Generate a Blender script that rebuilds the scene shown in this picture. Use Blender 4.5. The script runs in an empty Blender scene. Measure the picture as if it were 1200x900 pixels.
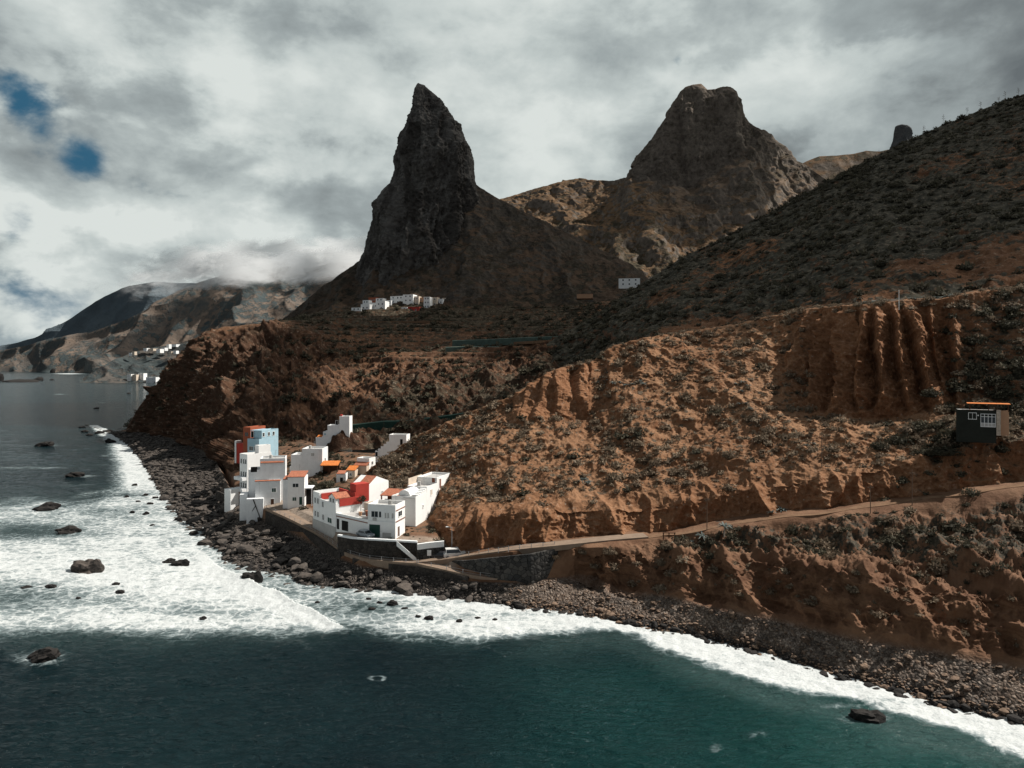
import bpy, math, random
import numpy as np
from mathutils import Matrix, Vector

random.seed(7)
RNG = np.random.default_rng(11)
C = bpy.context.scene.collection
CAM_H, F, CX, HY = 45.0, 826.0, 600.0, 427.0     # eye height, focal length in photo pixels, principal column, horizon row
R = math.radians

def zat(y, D): return CAM_H - (np.asarray(y, float) - HY) / F * np.asarray(D, float)
def dat(y, z): return (CAM_H - np.asarray(z, float)) * F / (np.asarray(y, float) - HY)
def at(px, y, D): return Vector(((px - CX) / F * D, D, CAM_H - (y - HY) / F * D))

# ------------------------------------------------------------------ noise
_perm = np.random.default_rng(5).permutation(256).astype(np.int32)
_perm = np.concatenate([_perm, _perm, _perm])
_g = np.random.default_rng(6).normal(size=(256, 3)); _g /= np.linalg.norm(_g, axis=1)[:, None]
_g = _g.astype(np.float32)

def perlin(p):
    p = np.asarray(p, np.float32)
    i = np.floor(p); f = p - i; i = i.astype(np.int32) & 255
    u = f * f * f * (f * (f * 6 - 15) + 10)
    out = np.zeros(len(p), np.float32)
    for dx in (0, 1):
        wx = u[:, 0] if dx else 1 - u[:, 0]
        a = _perm[(i[:, 0] + dx) & 255]
        for dy in (0, 1):
            wy = u[:, 1] if dy else 1 - u[:, 1]
            b = _perm[a + ((i[:, 1] + dy) & 255)]
            for dz in (0, 1):
                wz = u[:, 2] if dz else 1 - u[:, 2]
                g = _g[_perm[b + ((i[:, 2] + dz) & 255)]]
                d = g[:, 0] * (f[:, 0] - dx) + g[:, 1] * (f[:, 1] - dy) + g[:, 2] * (f[:, 2] - dz)
                out += wx * wy * wz * d
    return out * 1.5

def fbm(p, octv=4, lac=2.03, gain=0.5):
    p = np.asarray(p, np.float32); s = np.zeros(len(p), np.float32); a = 1.0; t = 0
    for k in range(octv):
        s += a * perlin(p + 17.3 * k); t += a; a *= gain; p = p * lac
    return s / t

def ridged(p, octv=4, lac=2.03, gain=0.5):
    p = np.asarray(p, np.float32); s = np.zeros(len(p), np.float32); a = 1.0; t = 0
    for k in range(octv):
        n = 1 - np.abs(perlin(p + 31.7 * k)) * 1.6
        s += a * n * n; t += a; a *= gain; p = p * lac
    return s / t

def sstep(a, b, x):
    t = np.clip((np.asarray(x, float) - a) / (b - a), 0, 1); return t * t * (3 - 2 * t)

# ------------------------------------------------------------------ object helpers
def mesh_from(name, V, Fq, mats, attrs=None, smooth=True, mat_idx=None):
    me = bpy.data.meshes.new(name)
    V = np.asarray(V, np.float32); Fq = np.asarray(Fq, np.int32)
    n = Fq.shape[1]
    me.vertices.add(len(V)); me.vertices.foreach_set('co', V.ravel())
    me.loops.add(Fq.size); me.loops.foreach_set('vertex_index', Fq.ravel())
    me.polygons.add(len(Fq)); me.polygons.foreach_set('loop_start', np.arange(0, Fq.size, n, dtype=np.int32))
    if mat_idx is not None: me.polygons.foreach_set('material_index', np.asarray(mat_idx, np.int32))
    me.polygons.foreach_set('use_smooth', np.full(len(Fq), bool(smooth)))
    for k, v in (attrs or {}).items():
        a = me.attributes.new(k, 'FLOAT', 'POINT'); a.data.foreach_set('value', np.asarray(v, np.float32).ravel())
    me.update(calc_edges=True); me.validate()
    for m in (mats if isinstance(mats, (list, tuple)) else [mats]): me.materials.append(m)
    return me

def link(name, me, parent=None, **props):
    o = bpy.data.objects.new(name, me); C.objects.link(o)
    if parent is not None: o.parent = parent
    for k, v in props.items(): o[k] = v
    return o

def thing(name, label, cat, loc=(0, 0, 0), rz=0.0, group=None):
    o = bpy.data.objects.new(name, None); C.objects.link(o)
    o.location = loc; o.rotation_euler = (0, 0, rz); o['label'] = label; o['category'] = cat
    o.empty_display_size = 0.5
    if group: o['group'] = group
    return o

def tag(o, label, cat, group=None):
    o['label'] = label; o['category'] = cat
    if group: o['group'] = group
    return o

class MB:
    """collects simple solids and builds ONE mesh object"""
    def __init__(s): s.v = []; s.f = []
    def add(s, vs, fs):
        n = len(s.v); s.v += [tuple(v) for v in vs]; s.f += [tuple(i + n for i in f) for f in fs]; return s
    def box(s, x0, x1, y0, y1, z0, z1):
        return s.add([(x0, y0, z0), (x1, y0, z0), (x1, y1, z0), (x0, y1, z0), (x0, y0, z1), (x1, y0, z1), (x1, y1, z1), (x0, y1, z1)],
                     [(0, 3, 2, 1), (4, 5, 6, 7), (0, 1, 5, 4), (1, 2, 6, 5), (2, 3, 7, 6), (3, 0, 4, 7)])
    def prism(s, pts, y0, y1):
        """polygon in x-z extruded along y"""
        n = len(pts)
        vs = [(x, y0, z) for x, z in pts] + [(x, y1, z) for x, z in pts]
        fs = [tuple(range(n)), tuple(range(2 * n - 1, n - 1, -1))] + [(i, i + n, (i + 1) % n + n, (i + 1) % n) for i in range(n)]
        return s.add(vs, fs)
    def tube(s, a, b, r0, r1=None, n=8):
        r1 = r0 if r1 is None else r1
        a = Vector(a); b = Vector(b); d = (b - a).normalized()
        u = d.orthogonal().normalized(); w = d.cross(u)
        vs = []
        for c, r in ((a, r0), (b, r1)):
            for k in range(n):
                t = 2 * math.pi * k / n; vs.append(c + (u * math.cos(t) + w * math.sin(t)) * r)
        fs = [(k, (k + 1) % n, n + (k + 1) % n, n + k) for k in range(n)] + [tuple(range(n - 1, -1, -1)), tuple(range(n, 2 * n))]
        return s.add(vs, fs)
    def mesh(s, name, m, smooth=False):
        me = bpy.data.meshes.new(name); me.from_pydata(s.v, [], s.f); me.validate(); me.materials.append(m)
        import bmesh
        bm = bmesh.new(); bm.from_mesh(me); bmesh.ops.recalc_face_normals(bm, faces=bm.faces); bm.to_mesh(me); bm.free()
        if smooth: me.polygons.foreach_set('use_smooth', [True] * len(me.polygons))
        me.update(); return me
    def obj(s, name, m, parent=None, smooth=False, **props): return link(name, s.mesh(name, m, smooth), parent, **props)

def copy_tree(o, parent=None):
    c = o.copy(); C.objects.link(c)
    if parent is not None: c.parent = parent
    for ch in list(o.children): copy_tree(ch, c)
    return c

# ------------------------------------------------------------------ materials
class NT:
    def __init__(s, name):
        s.m = bpy.data.materials.new(name); s.m.use_nodes = True; s.t = s.m.node_tree; s.t.nodes.clear()
    def n(s, typ, ins=None, **kw):
        nd = s.t.nodes.new(typ)
        for k, v in kw.items(): setattr(nd, k, v)
        for k, v in (ins or {}).items():
            sock = nd.inputs[k]
            if isinstance(v, bpy.types.NodeSocket): s.t.links.new(v, sock)
            else: sock.default_value = v
        return nd
    def math(s, op, a, b=0.0, c=None, clamp=False):
        nd = s.n('ShaderNodeMath', {0: a, 1: b} if c is None else {0: a, 1: b, 2: c}, operation=op); nd.use_clamp = clamp
        return nd.outputs[0]
    def mix(s, f, a, b, mode='MIX'):
        nd = s.n('ShaderNodeMix', data_type='RGBA', blend_type=mode)
        for k, v in ((0, f), (6, a), (7, b)):
            if isinstance(v, bpy.types.NodeSocket): s.t.links.new(v, nd.inputs[k])
            else: nd.inputs[k].default_value = v if not isinstance(v, tuple) else (v + (1,) if len(v) == 3 else v)
        return nd.outputs[2]
    def ramp(s, f, stops, interp='LINEAR'):
        nd = s.n('ShaderNodeValToRGB', {0: f}); cr = nd.color_ramp; cr.interpolation = interp
        while len(cr.elements) < len(stops): cr.elements.new(0.5)
        for e, (p, c) in zip(cr.elements, stops):
            e.position = p; e.color = c if len(c) == 4 else tuple(c) + (1,)
        return nd.outputs[0]
    def noise(s, vec, scale, detail=5, rough=0.55, dist=0.0, col=False):
        nd = s.n('ShaderNodeTexNoise', {'Vector': vec, 'Scale': scale, 'Detail': detail, 'Roughness': rough, 'Distortion': dist})
        return nd.outputs[1 if col else 0]
    def step(s, x, a, b):
        nd = s.n('ShaderNodeMapRange', {0: x, 1: a, 2: b, 3: 0.0, 4: 1.0}, interpolation_type='SMOOTHSTEP'); return nd.outputs[0]
    def attr(s, name): return s.n('ShaderNodeAttribute', attribute_name=name).outputs['Fac']
    def pos(s): return s.n('ShaderNodeNewGeometry').outputs['Position']
    def finish(s, col, rough=0.9, bump=None, bstr=0.4, bdist=0.2, **kw):
        b = s.n('ShaderNodeBsdfPrincipled', {'Base Color': col, 'Roughness': rough, 'Specular IOR Level': kw.get('spec', 0.2)})
        if bump is not None:
            bn = s.n('ShaderNodeBump', {'Height': bump, 'Strength': bstr, 'Distance': bdist}); s.t.links.new(bn.outputs[0], b.inputs['Normal'])
        o = s.n('ShaderNodeOutputMaterial'); s.t.links.new(b.outputs[0], o.inputs[0]); return s.m

def rgb(*c): return tuple(c) + (1.0,)

def land_material(name, soil, soil2, rock, veg, veg2, sc=1.0, vegscale=0.35, cov=0.5, rockslope=(0.45, 0.7), bump=0.6, speck=0.5, haze=None, strata=0.25, macro=0.0):
    """earth with broad colour drift, bare steep faces, dark scrub patches and stony flecks; `veg` and `bare` come as mesh attributes"""
    t = NT(name); p = t.pos()
    nz = t.n('ShaderNodeSeparateXYZ', {0: t.n('ShaderNodeNewGeometry').outputs['Normal']}).outputs[2]
    big = t.noise(p, 0.018 * sc, 4, 0.6); mid = t.noise(p, 0.13 * sc, 6, 0.65, 0.4); fine = t.noise(p, 1.1 * sc, 5, 0.7)
    col = t.mix(t.step(t.math('ADD', t.math('MULTIPLY', big, 0.6), t.math('MULTIPLY', mid, 0.4)), 0.38, 0.62), soil, soil2)
    # steep faces: layered rock
    zz = t.n('ShaderNodeMapping', {0: p, 3: (0.05, 0.05, 0.9)}).outputs[0]
    lay = t.noise(zz, 0.9 * sc, 4, 0.6, 0.6)
    rcol = t.mix(t.step(lay, 0.35, 0.65), rock, tuple(c * (1 - strata) for c in rock[:3]) + (1,))
    rcol = t.mix(t.step(fine, 0.3, 0.7), rcol, tuple(c * 1.25 for c in rock[:3]) + (1,))
    steep = t.math('MAXIMUM', t.step(t.math('ADD', nz, t.math('MULTIPLY', t.math('SUBTRACT', mid, 0.5), 0.5)), rockslope[1], rockslope[0]), t.attr('bare'))
    col = t.mix(steep, col, rcol)
    # scrub
    v1 = t.noise(p, vegscale * sc, 5, 0.62, 0.3); v2 = t.noise(p, vegscale * 4.3 * sc, 4, 0.65)
    vm = t.math('ADD', t.math('MULTIPLY', v1, 0.6), t.math('MULTIPLY', v2, 0.4))
    vth = t.math('SUBTRACT', 0.72, t.math('MULTIPLY', t.attr('veg'), 0.40 * cov * 2))
    vmask = t.math('MULTIPLY', t.step(t.math('SUBTRACT', vm, vth), -0.02, 0.07), t.math('SUBTRACT', 1.0, t.math('MULTIPLY', steep, 0.75)))
    vo = t.n('ShaderNodeTexVoronoi', {'Vector': p, 'Scale': 0.42 * sc, 'Randomness': 1.0}, feature='SMOOTH_F1')
    vr = t.n('ShaderNodeSeparateColor', {0: vo.outputs['Color']}).outputs[1]
    dots = t.step(t.math('SUBTRACT', t.math('ADD', vo.outputs['Distance'], t.math('MULTIPLY', t.math('SUBTRACT', v2, 0.5), 0.7)), t.math('MULTIPLY', t.attr('veg'), t.math('MULTIPLY', vr, 0.95))), 0.10, -0.06)
    vmask = t.math('MAXIMUM', vmask, t.math('MULTIPLY', dots, t.math('SUBTRACT', 1.0, t.math('MULTIPLY', steep, 0.6))))
    vcol = t.mix(t.step(t.noise(p, 0.6 * sc, 3, 0.6), 0.35, 0.65), veg, veg2)
    col = t.mix(vmask, col, vcol)
    # flecks and grain
    col = t.mix(t.math('MULTIPLY', t.step(fine, 0.54, 0.72), 0.8 if speck > 0 else 0.2), col, t.mix(0.55, col, rgb(0.42, 0.33, 0.25)))
    f3 = t.noise(p, 3.6 * sc, 4, 0.7)
    col = t.mix(t.math('MULTIPLY', t.step(f3, 0.46, 0.30), 0.6), col, t.mix(1.0, col, rgb(0.42, 0.38, 0.36), 'MULTIPLY'))
    col = t.mix(t.math('MULTIPLY', t.step(fine, 0.47, 0.25), 0.75), col, t.mix(1.0, col, rgb(0.4, 0.36, 0.34), 'MULTIPLY'))
    if speck > 0:
        vor = t.n('ShaderNodeTexVoronoi', {'Vector': p, 'Scale': 0.8 * sc, 'Randomness': 1.0})
        sp = t.math('MULTIPLY', t.step(vor.outputs['Distance'], 0.17, 0.10), t.step(t.n('ShaderNodeSeparateColor', {0: vor.outputs['Color']}).outputs[0], 0.80, 0.86))
        col = t.mix(t.math('MULTIPLY', sp, speck), col, rgb(0.42, 0.37, 0.31))
    if macro: col = t.mix(t.math('MULTIPLY', t.step(t.noise(t.n('ShaderNodeMapping', {0: p, 3: (1.0, 1.0, 0.45)}).outputs[0], 0.035, 5, 0.65, 0.8), 0.56, 0.42), macro), col, t.mix(1.0, col, rgb(0.30, 0.28, 0.27), 'MULTIPLY'))
    if haze: col = t.mix(haze[3], col, rgb(*haze[:3]))  # aerial haze painted into the surface colour of far land
    h = t.math('ADD', t.math('MULTIPLY', fine, 0.55), t.math('ADD', t.math('MULTIPLY', mid, 1.2), t.math('MULTIPLY', vmask, 0.7)))
    return t.finish(col, 0.95, h, bump, 0.7 / sc, spec=0.08)

def plain(name, col, var=0.12, scale=0.7, rough=0.85, streak=0.0, dirt=(0.25, 0.2, 0.16), spec=0.25):
    t = NT(name); p = t.pos()
    n1 = t.noise(p, scale, 5, 0.65); n2 = t.noise(p, scale * 6, 4, 0.6)
    c = t.mix(t.step(t.math('ADD', t.math('MULTIPLY', n1, 0.7), t.math('MULTIPLY', n2, 0.3)), 0.35, 0.65), tuple(x * (1 - var) for x in col), tuple(min(1, x * (1 + var * 0.4)) for x in col))
    if streak:
        m = t.n('ShaderNodeMapping', {0: p, 3: (1.6, 1.6, 0.12)}).outputs[0]
        s = t.step(t.noise(m, 1.2, 5, 0.7), 0.52, 0.78)
        c = t.mix(t.math('MULTIPLY', s, streak), c, dirt)
    return t.finish(c, rough, n2, 0.15, 0.03, spec=spec)

M = {}
M['white'] = plain('whitewash', (0.86, 0.86, 0.84), 0.05, 0.4, streak=0.3, dirt=(0.5, 0.46, 0.42))
M['white2'] = plain('whitewash_grey', (0.80, 0.81, 0.81), 0.08, 0.5, streak=0.4, dirt=(0.42, 0.40, 0.38))
M['cream'] = plain('cream_render', (0.62, 0.52, 0.42), 0.10, 0.5, streak=0.2)
M['ochre'] = plain('ochre_render', (0.48, 0.28, 0.17), 0.10, 0.5, streak=0.2)
M['blue'] = plain('pale_blue_render', (0.36, 0.52, 0.60), 0.10, 0.5, streak=0.2)
M['orange'] = plain('burnt_orange_render', (0.36, 0.10, 0.05), 0.12, 0.5, streak=0.2)
M['tile'] = plain('terracotta', (0.42, 0.155, 0.09), 0.4, 2.2, streak=0.4, dirt=(0.22, 0.11, 0.08))
M['tile_bright'] = plain('orange_sheet', (0.62, 0.19, 0.045), 0.3, 1.6, streak=0.35, dirt=(0.30, 0.12, 0.05))
M['tile_dark'] = plain('old_terracotta', (0.24, 0.09, 0.055), 0.25, 1.3)
M['red'] = plain('red_paint', (0.45, 0.055, 0.04), 0.12, 0.8)
M['roofgrey'] = plain('flat_roof', (0.45, 0.44, 0.42), 0.15, 0.8)
M['glass'] = plain('window_glass', (0.025, 0.032, 0.036), 0.2, 1.0, rough=0.15, spec=0.6)
M['green'] = plain('green_door', (0.012, 0.055, 0.04), 0.2, 1.0, rough=0.5)
M['dark'] = plain('dark_opening', (0.012, 0.011, 0.010), 0.2, 1.0)
M['brown'] = plain('brown_wood', (0.10, 0.045, 0.025), 0.2, 1.0)
M['concrete'] = plain('promenade_concrete', (0.255, 0.185, 0.135), 0.2, 0.5, streak=0)
M['dirt'] = plain('dirt_road', (0.205, 0.125, 0.078), 0.28, 0.6, rough=0.97, spec=0.05)
M['metal'] = plain('grey_metal', (0.30, 0.30, 0.30), 0.15, 2, rough=0.5)
M['wood'] = plain('pole_wood', (0.17, 0.115, 0.08), 0.2, 2)
M['hut'] = plain('dark_green_boards', (0.021, 0.024, 0.019), 0.25, 1.0)
M['net'] = plain('green_netting', (0.02, 0.055, 0.042), 0.35, 0.5)
M['netgrey'] = plain('grey_green_netting', (0.085, 0.125, 0.105), 0.3, 0.5)
M['tyre'] = plain('rubber', (0.015, 0.015, 0.015), 0.1, 2)
M['carglass'] = plain('car_glass', (0.02, 0.025, 0.03), 0.1, 2, rough=0.1, spec=0.6)
M['car_silver'] = plain('silver_paint', (0.30, 0.33, 0.35), 0.05, 1, rough=0.3, spec=0.5)
M['car_dark'] = plain('dark_paint', (0.035, 0.035, 0.04), 0.05, 1, rough=0.3, spec=0.5)
M['car_white'] = plain('white_paint', (0.72, 0.70, 0.67), 0.05, 1, rough=0.3, spec=0.5)
M['stonepillar'] = plain('pale_stone', (0.50, 0.42, 0.34), 0.35, 2.5)

def stone_wall_mat(name, a, b, joint, sc=1.0):
    t = NT(name); p = t.pos()
    v = t.n('ShaderNodeTexVoronoi', {'Vector': p, 'Scale': 1.25 * sc}); e = t.n('ShaderNodeTexVoronoi', {'Vector': p, 'Scale': 1.25 * sc}, feature='DISTANCE_TO_EDGE')
    r = t.n('ShaderNodeSeparateColor', {0: v.outputs['Color']}).outputs[0]
    c = t.mix(r, a, b); c = t.mix(t.step(t.noise(p, 0.35, 5, 0.6), 0.45, 0.75), c, tuple(x * 1.5 + 0.02 for x in a))
    ed = t.step(e.outputs['Distance'], 0.06, 0.01); c = t.mix(ed, c, joint)
    return t.finish(c, 0.9, e.outputs['Distance'], 0.8, 0.3, spec=0.15)
M['seawall'] = stone_wall_mat('dark_basalt_wall', (0.030, 0.026, 0.023), (0.060, 0.050, 0.043), (0.02, 0.017, 0.015))
M['stonewall'] = stone_wall_mat('lava_stone_wall', (0.022, 0.022, 0.022), (0.085, 0.078, 0.07), (0.012, 0.011, 0.01), 0.9)

def rock_mat(name, a, b):
    t = NT(name); p = t.pos(); n = t.noise(p, 1.6, 6, 0.7); n2 = t.noise(p, 7.0, 4, 0.6)
    c = t.mix(t.attr('rnd'), a, b); c = t.mix(t.step(n, 0.35, 0.7), tuple(0.5 * x for x in a), c)
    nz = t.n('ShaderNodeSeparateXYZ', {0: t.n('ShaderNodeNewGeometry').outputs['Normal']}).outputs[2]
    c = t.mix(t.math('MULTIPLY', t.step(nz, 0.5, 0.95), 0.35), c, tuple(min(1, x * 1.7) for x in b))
    return t.finish(c, 0.85, t.math('ADD', n, t.math('MULTIPLY', n2, 0.4)), 0.7, 0.25, spec=0.3)
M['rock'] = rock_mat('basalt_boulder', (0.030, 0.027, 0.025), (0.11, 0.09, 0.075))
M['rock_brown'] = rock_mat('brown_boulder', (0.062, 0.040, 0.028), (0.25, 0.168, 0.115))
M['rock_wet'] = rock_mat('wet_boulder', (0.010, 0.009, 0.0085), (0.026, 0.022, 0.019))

def leaf_mat(name, stops):
    t = NT(name); p = t.pos()
    k = t.math('ADD', t.math('MULTIPLY', t.attr('rnd'), 0.7), t.math('MULTIPLY', t.noise(p, 2.5, 3, 0.6), 0.3))
    c = t.ramp(k, stops)
    b = t.n('ShaderNodeBsdfPrincipled', {'Base Color': c, 'Roughness': 0.8, 'Specular IOR Level': 0.1})
    tr = t.n('ShaderNodeBsdfTranslucent', {'Color': c}); mx = t.n('ShaderNodeMixShader', {0: 0.2})
    t.t.links.new(b.outputs[0], mx.inputs[1]); t.t.links.new(tr.outputs[0], mx.inputs[2])
    o = t.n('ShaderNodeOutputMaterial'); t.t.links.new(mx.outputs[0], o.inputs[0]); return t.m
M['leaf_dry'] = leaf_mat('dry_scrub', [(0.0, (0.06, 0.043, 0.030)), (0.4, (0.165, 0.122, 0.083)), (0.75, (0.26, 0.205, 0.145)), (1.0, (0.40, 0.33, 0.25))])
M['leaf_green'] = leaf_mat('olive_scrub', [(0.0, (0.018, 0.017, 0.012)), (0.5, (0.062, 0.056, 0.038)), (1.0, (0.145, 0.13, 0.09))])
M['leaf_agave'] = leaf_mat('agave_leaf', [(0.0, (0.05, 0.065, 0.06)), (0.5, (0.12, 0.145, 0.135)), (1.0, (0.30, 0.33, 0.31))])
# ------------------------------------------------------------------ relief sheets: fans of ground profiles
def tab(rows, px):
    a = np.array(rows, float)
    return [np.interp(px, a[:, 0], a[:, k]) for k in range(1, a.shape[1])]

def smooth1(a, k):
    if k <= 0: return a
    w = np.exp(-0.5 * (np.arange(-3 * k, 3 * k + 1) / k) ** 2); w /= w.sum()
    return np.convolve(np.pad(a, 3 * k, mode='edge'), w, 'valid')

def sheet(px, feats, rows, smooth_rows=0):
    """feats: list of (D, z) arrays over px. returns P[R,C,3] and profile coordinate f[R]"""
    Dl = []; Zl = []; fl = []
    for k in range(len(feats) - 1):
        n = rows[k]; t = np.linspace(0, 1, n, endpoint=(k == len(feats) - 2))[:, None]
        Dl.append(feats[k][0] * (1 - t) + feats[k + 1][0] * t); Zl.append(feats[k][1] * (1 - t) + feats[k + 1][1] * t); fl.append(k + t[:, 0])
    D = np.concatenate(Dl); Z = np.concatenate(Zl); f = np.concatenate(fl)
    for _ in range(smooth_rows):
        D[1:-1] = (D[:-2] + 2 * D[1:-1] + D[2:]) / 4; Z[1:-1] = (Z[:-2] + 2 * Z[1:-1] + Z[2:]) / 4
    X = (px - CX) / F * D
    return np.stack([X, D, Z], -1), f

def normals(P):
    du = np.gradient(P, axis=1); dv = np.gradient(P, axis=0)
    n = np.cross(du, dv); n /= np.linalg.norm(n, axis=-1, keepdims=True) + 1e-9
    return n

def grid_faces(Rn, Cn):
    i = np.arange(Rn * Cn).reshape(Rn, Cn)
    return np.stack([i[:-1, :-1], i[:-1, 1:], i[1:, 1:], i[1:, :-1]], -1).reshape(-1, 4)

def put(P, n, d): return P + n * d[..., None]

def bumps(P, sc, octv=4, kind=fbm):
    return kind(P.reshape(-1, 3) * sc, octv).reshape(P.shape[:2])

def flutes(P, su, sz, warp=0.5, seed=0.0, octv=3):
    """narrow ridges running down a face: noise over the horizontal direction, little change with height"""
    q = P.reshape(-1, 3).copy(); w = fbm(q * 0.05 + seed, 3)
    g = np.stack([(q[:, 0] + 6 * warp * w) * su + seed, (q[:, 1]) * su * 0.55, q[:, 2] * sz], -1)
    return ridged(g, octv).reshape(P.shape[:2])

def land(name, P, mat, attrs):
    me = mesh_from(name, P.reshape(-1, 3), grid_faces(*P.shape[:2]), mat, {k: v.ravel() for k, v in attrs.items()})
    return link(name, me, kind='structure')

def cols(a, b, n): return np.linspace(a, b, n)

# common road line: (px, y, D) of the road's outer edge
ROAD = [(500, 660, 141.5), (530, 656, 142), (560, 651, 139.5), (600, 646, 137), (660, 640.5, 137), (720, 634, 138), (760, 631, 139), (800, 626, 138),
        (850, 617, 136), (900, 609, 134), (1000, 598, 130), (1070, 588, 128), (1130, 579, 126), (1200, 570, 124), (1340, 553, 120)]
def road(px):
    y, D = tab(ROAD, px); return D, zat(y, D)

# ---------- shore sheet: sea bed, beach, lower bluff, road and village platform
def build_shore():
    px = cols(100, 1460, 1150)
    ys, = tab([(100, 497), (118, 503), (130, 508), (150, 520), (170, 545), (185, 578), (205, 608), (240, 637), (262, 660), (300, 673), (350, 686), (400, 690), (450, 692), (500, 699),
               (550, 706), (600, 712), (650, 719), (700, 729), (750, 739), (800, 747), (850, 758), (900, 771), (950, 787), (1000, 802), (1050, 815), (1100, 828), (1150, 842), (1200, 856), (1340, 893)], px)
    ys = ys - 4.5 * sstep(620, 720, px)
    Ds = dat(smooth1(ys, 6), 0.0)
    y2, z2 = tab([(100, 496, 0.5), (118, 500, 2), (150, 505, 4), (165, 507, 4), (200, 514, 4.5), (250, 534, 5.5), (275, 585, 5.5), (290, 600, 4.5), (312, 613, 4), (350, 633, 3.4), (397, 657, 3.4), (425, 667, 2.9),
                  (490, 672, 2.8), (545, 681, 2.9), (600, 683, 3.1), (640, 678, 3.6), (680, 676, 3.9), (720, 688, 3.8), (760, 695, 3.8), (800, 701, 3.9), (850, 709, 4), (900, 717, 4.2),
                  (950, 729, 4.2), (1000, 741, 4.3), (1050, 750, 4.4), (1100, 757, 4.5), (1150, 767, 4.5), (1200, 776, 4.5), (1340, 800, 4.8)], px)
    y2 = y2 + 8 * sstep(760, 860, px)
    D2 = dat(y2, z2)
    y3, D3 = tab([(100, 495, 540), (118, 497, 470), (150, 502, 452), (165, 504, 450), (200, 510, 410), (250, 528, 335), (275, 578, 225), (290, 592, 200), (311, 597, 183), (355, 617, 168), (380, 631, 159.5), (397, 646, 150.8), (410, 652, 148),
                  (425, 657, 145.7), (462, 660, 144), (490, 662, 143), (545, 675, 137.8), (600, 681, 135.5), (640, 668, 136), (672, 644, 136), (720, 643, 135), (755, 645, 134), (766, 662, 130.5), (778, 660, 130), (800, 650, 129), (850, 653, 125), (900, 655, 120),
                  (950, 662, 115), (1000, 672, 111), (1050, 680, 108), (1100, 688, 105), (1150, 690, 102), (1200, 692, 100), (1340, 705, 92)], px)
    z3 = zat(y3, D3); D3 = np.maximum(D3, D2 + 0.6)
    Dr, zr = road(px)
    # fourth line: outer edge of the road, or the inner edge of the promenade; then the village terrace behind its wall
    k = sstep(505, 535, px)
    w4, z4p, w5, z5p, w6, z6p = tab([(100, 4, 5, 8, 5.5, 30, 6.5), (250, 4, 5.6, 8, 6, 30, 8), (290, 4, 6, 6, 6.5, 25, 8.3), (311, 3.5, 7.6, 5, 8.1, 22, 8.9), (345, 3.4, 7.0, 6, 8.2, 22, 9.0), (375, 3.2, 6.0, 4, 7.8, 12, 8.6), (397, 2.6, 5.2, 1.0, 7.6, 10, 8.5),
                  (410, 2.4, 4.9, 0.5, 8.1, 10, 8.5), (489, 3.0, 4.7, 0.5, 8.1, 10, 8.5), (505, 4.6, 4.8, 0.5, 8.0, 10, 8.5), (515, 5.8, 4.9, 0.6, 7.8, 10, 8.5), (523, 6.2, 5.0, 2.5, 5.6, 10, 7.5), (530, 2.4, 5, 4, 6.0, 12, 7.5), (1340, 2.4, 5, 4, 6.5, 12, 8)], px)
    D4 = (D3 + w4) * (1 - k) + np.maximum(Dr, D3 + 1.2) * k; z4 = z4p * (1 - k) + zr * k
    D4b = D4 + w5 * (1 - k) + 5.0 * k; z4b = z5p * (1 - k) + (zr + 0.1) * k
    D5 = D4b + w6 * (1 - k) + 8 * k; z5 = z6p * (1 - k) + (z4b + 0.2) * k
    D6 = D5 + np.where(px < 530, 78, 25); z6 = z5 + np.where(px < 300, 4, np.where(px < 530, 6.8, 2))
    feats = [(Ds - 30, np.full_like(px, -7)), (Ds, np.full_like(px, -0.25)), (D2, z2), (D3, z3), (D4, z4), (D4b, z4b), (D5, z5), (D6, z6)]
    rows = [14, 120, 100, 60, 26, 40, 40]
    sink = 12 * (1 - sstep(104, 150, px))
    feats = [feats[0]] + [(a, np.minimum(b, 3.0 + 0 * b) * (sink > 0.01) + b * (sink <= 0.01) - sink * min(1, i / 2.0)) for i, (a, b) in enumerate(feats[1:])]
    back = 14 * (1 - sstep(150, 200, px))
    feats = feats[:4] + [(a, b - back * min(1, (i + 1) / 2)) for i, (a, b) in enumerate(feats[4:])]
    P, f = sheet(px, feats, rows, 2)
    ff = np.repeat(f[:, None], len(px), 1); pp = np.repeat(px[None], len(f), 0)
    bluff = sstep(700, 800, pp) * sstep(2.0, 2.25, ff) * (1 - sstep(3.7, 4.0, ff)) + sstep(1.6, 2.0, ff) * (1 - sstep(3.0, 3.3, ff)) * sstep(660, 690, pp) * (1 - sstep(700, 790, pp))
    n = normals(P)
    # shelf of the beach
    beach = (1 - sstep(1.85, 2.0, ff)) * sstep(0.5, 1.0, ff)
    d = bumps(P, 0.22, 4) * (0.5 * beach + 0.15 * (1 - sstep(300, 320, pp) * (1 - sstep(535, 560, pp)))) + bumps(P, 0.9, 3) * 0.22 * beach
    # coves and buttresses of the lower bluff
    g = flutes(P, 0.075, 0.02, 0.8, 3.1, 3)
    d = d + bluff * ((g - 0.55) * 5.0 + bumps(P, 0.12, 4) * 2.2 + (bumps(P, 0.3, 4, ridged) - .4) * 2.0 + bumps(P, 0.9, 3) * .5 - 0.5)
    P = put(P, n, d)
    veg = 0.50 * sstep(3.1, 3.4, ff) * (1 - sstep(3.85, 4.0, ff)) * sstep(720, 800, pp) + 0.25 * sstep(5.2, 6, ff)
    veg = veg + 0.35 * bluff * sstep(2.6, 3.0, ff)
    peb = (1 - sstep(1.9, 2.1, ff)) * (1 - 0.0 * pp) + 0 * pp
    peb = np.where(pp < 540, 1 - sstep(2.0, 2.6, ff), peb)
    wet = 1 - sstep(1.05, 1.38, ff)
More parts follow.
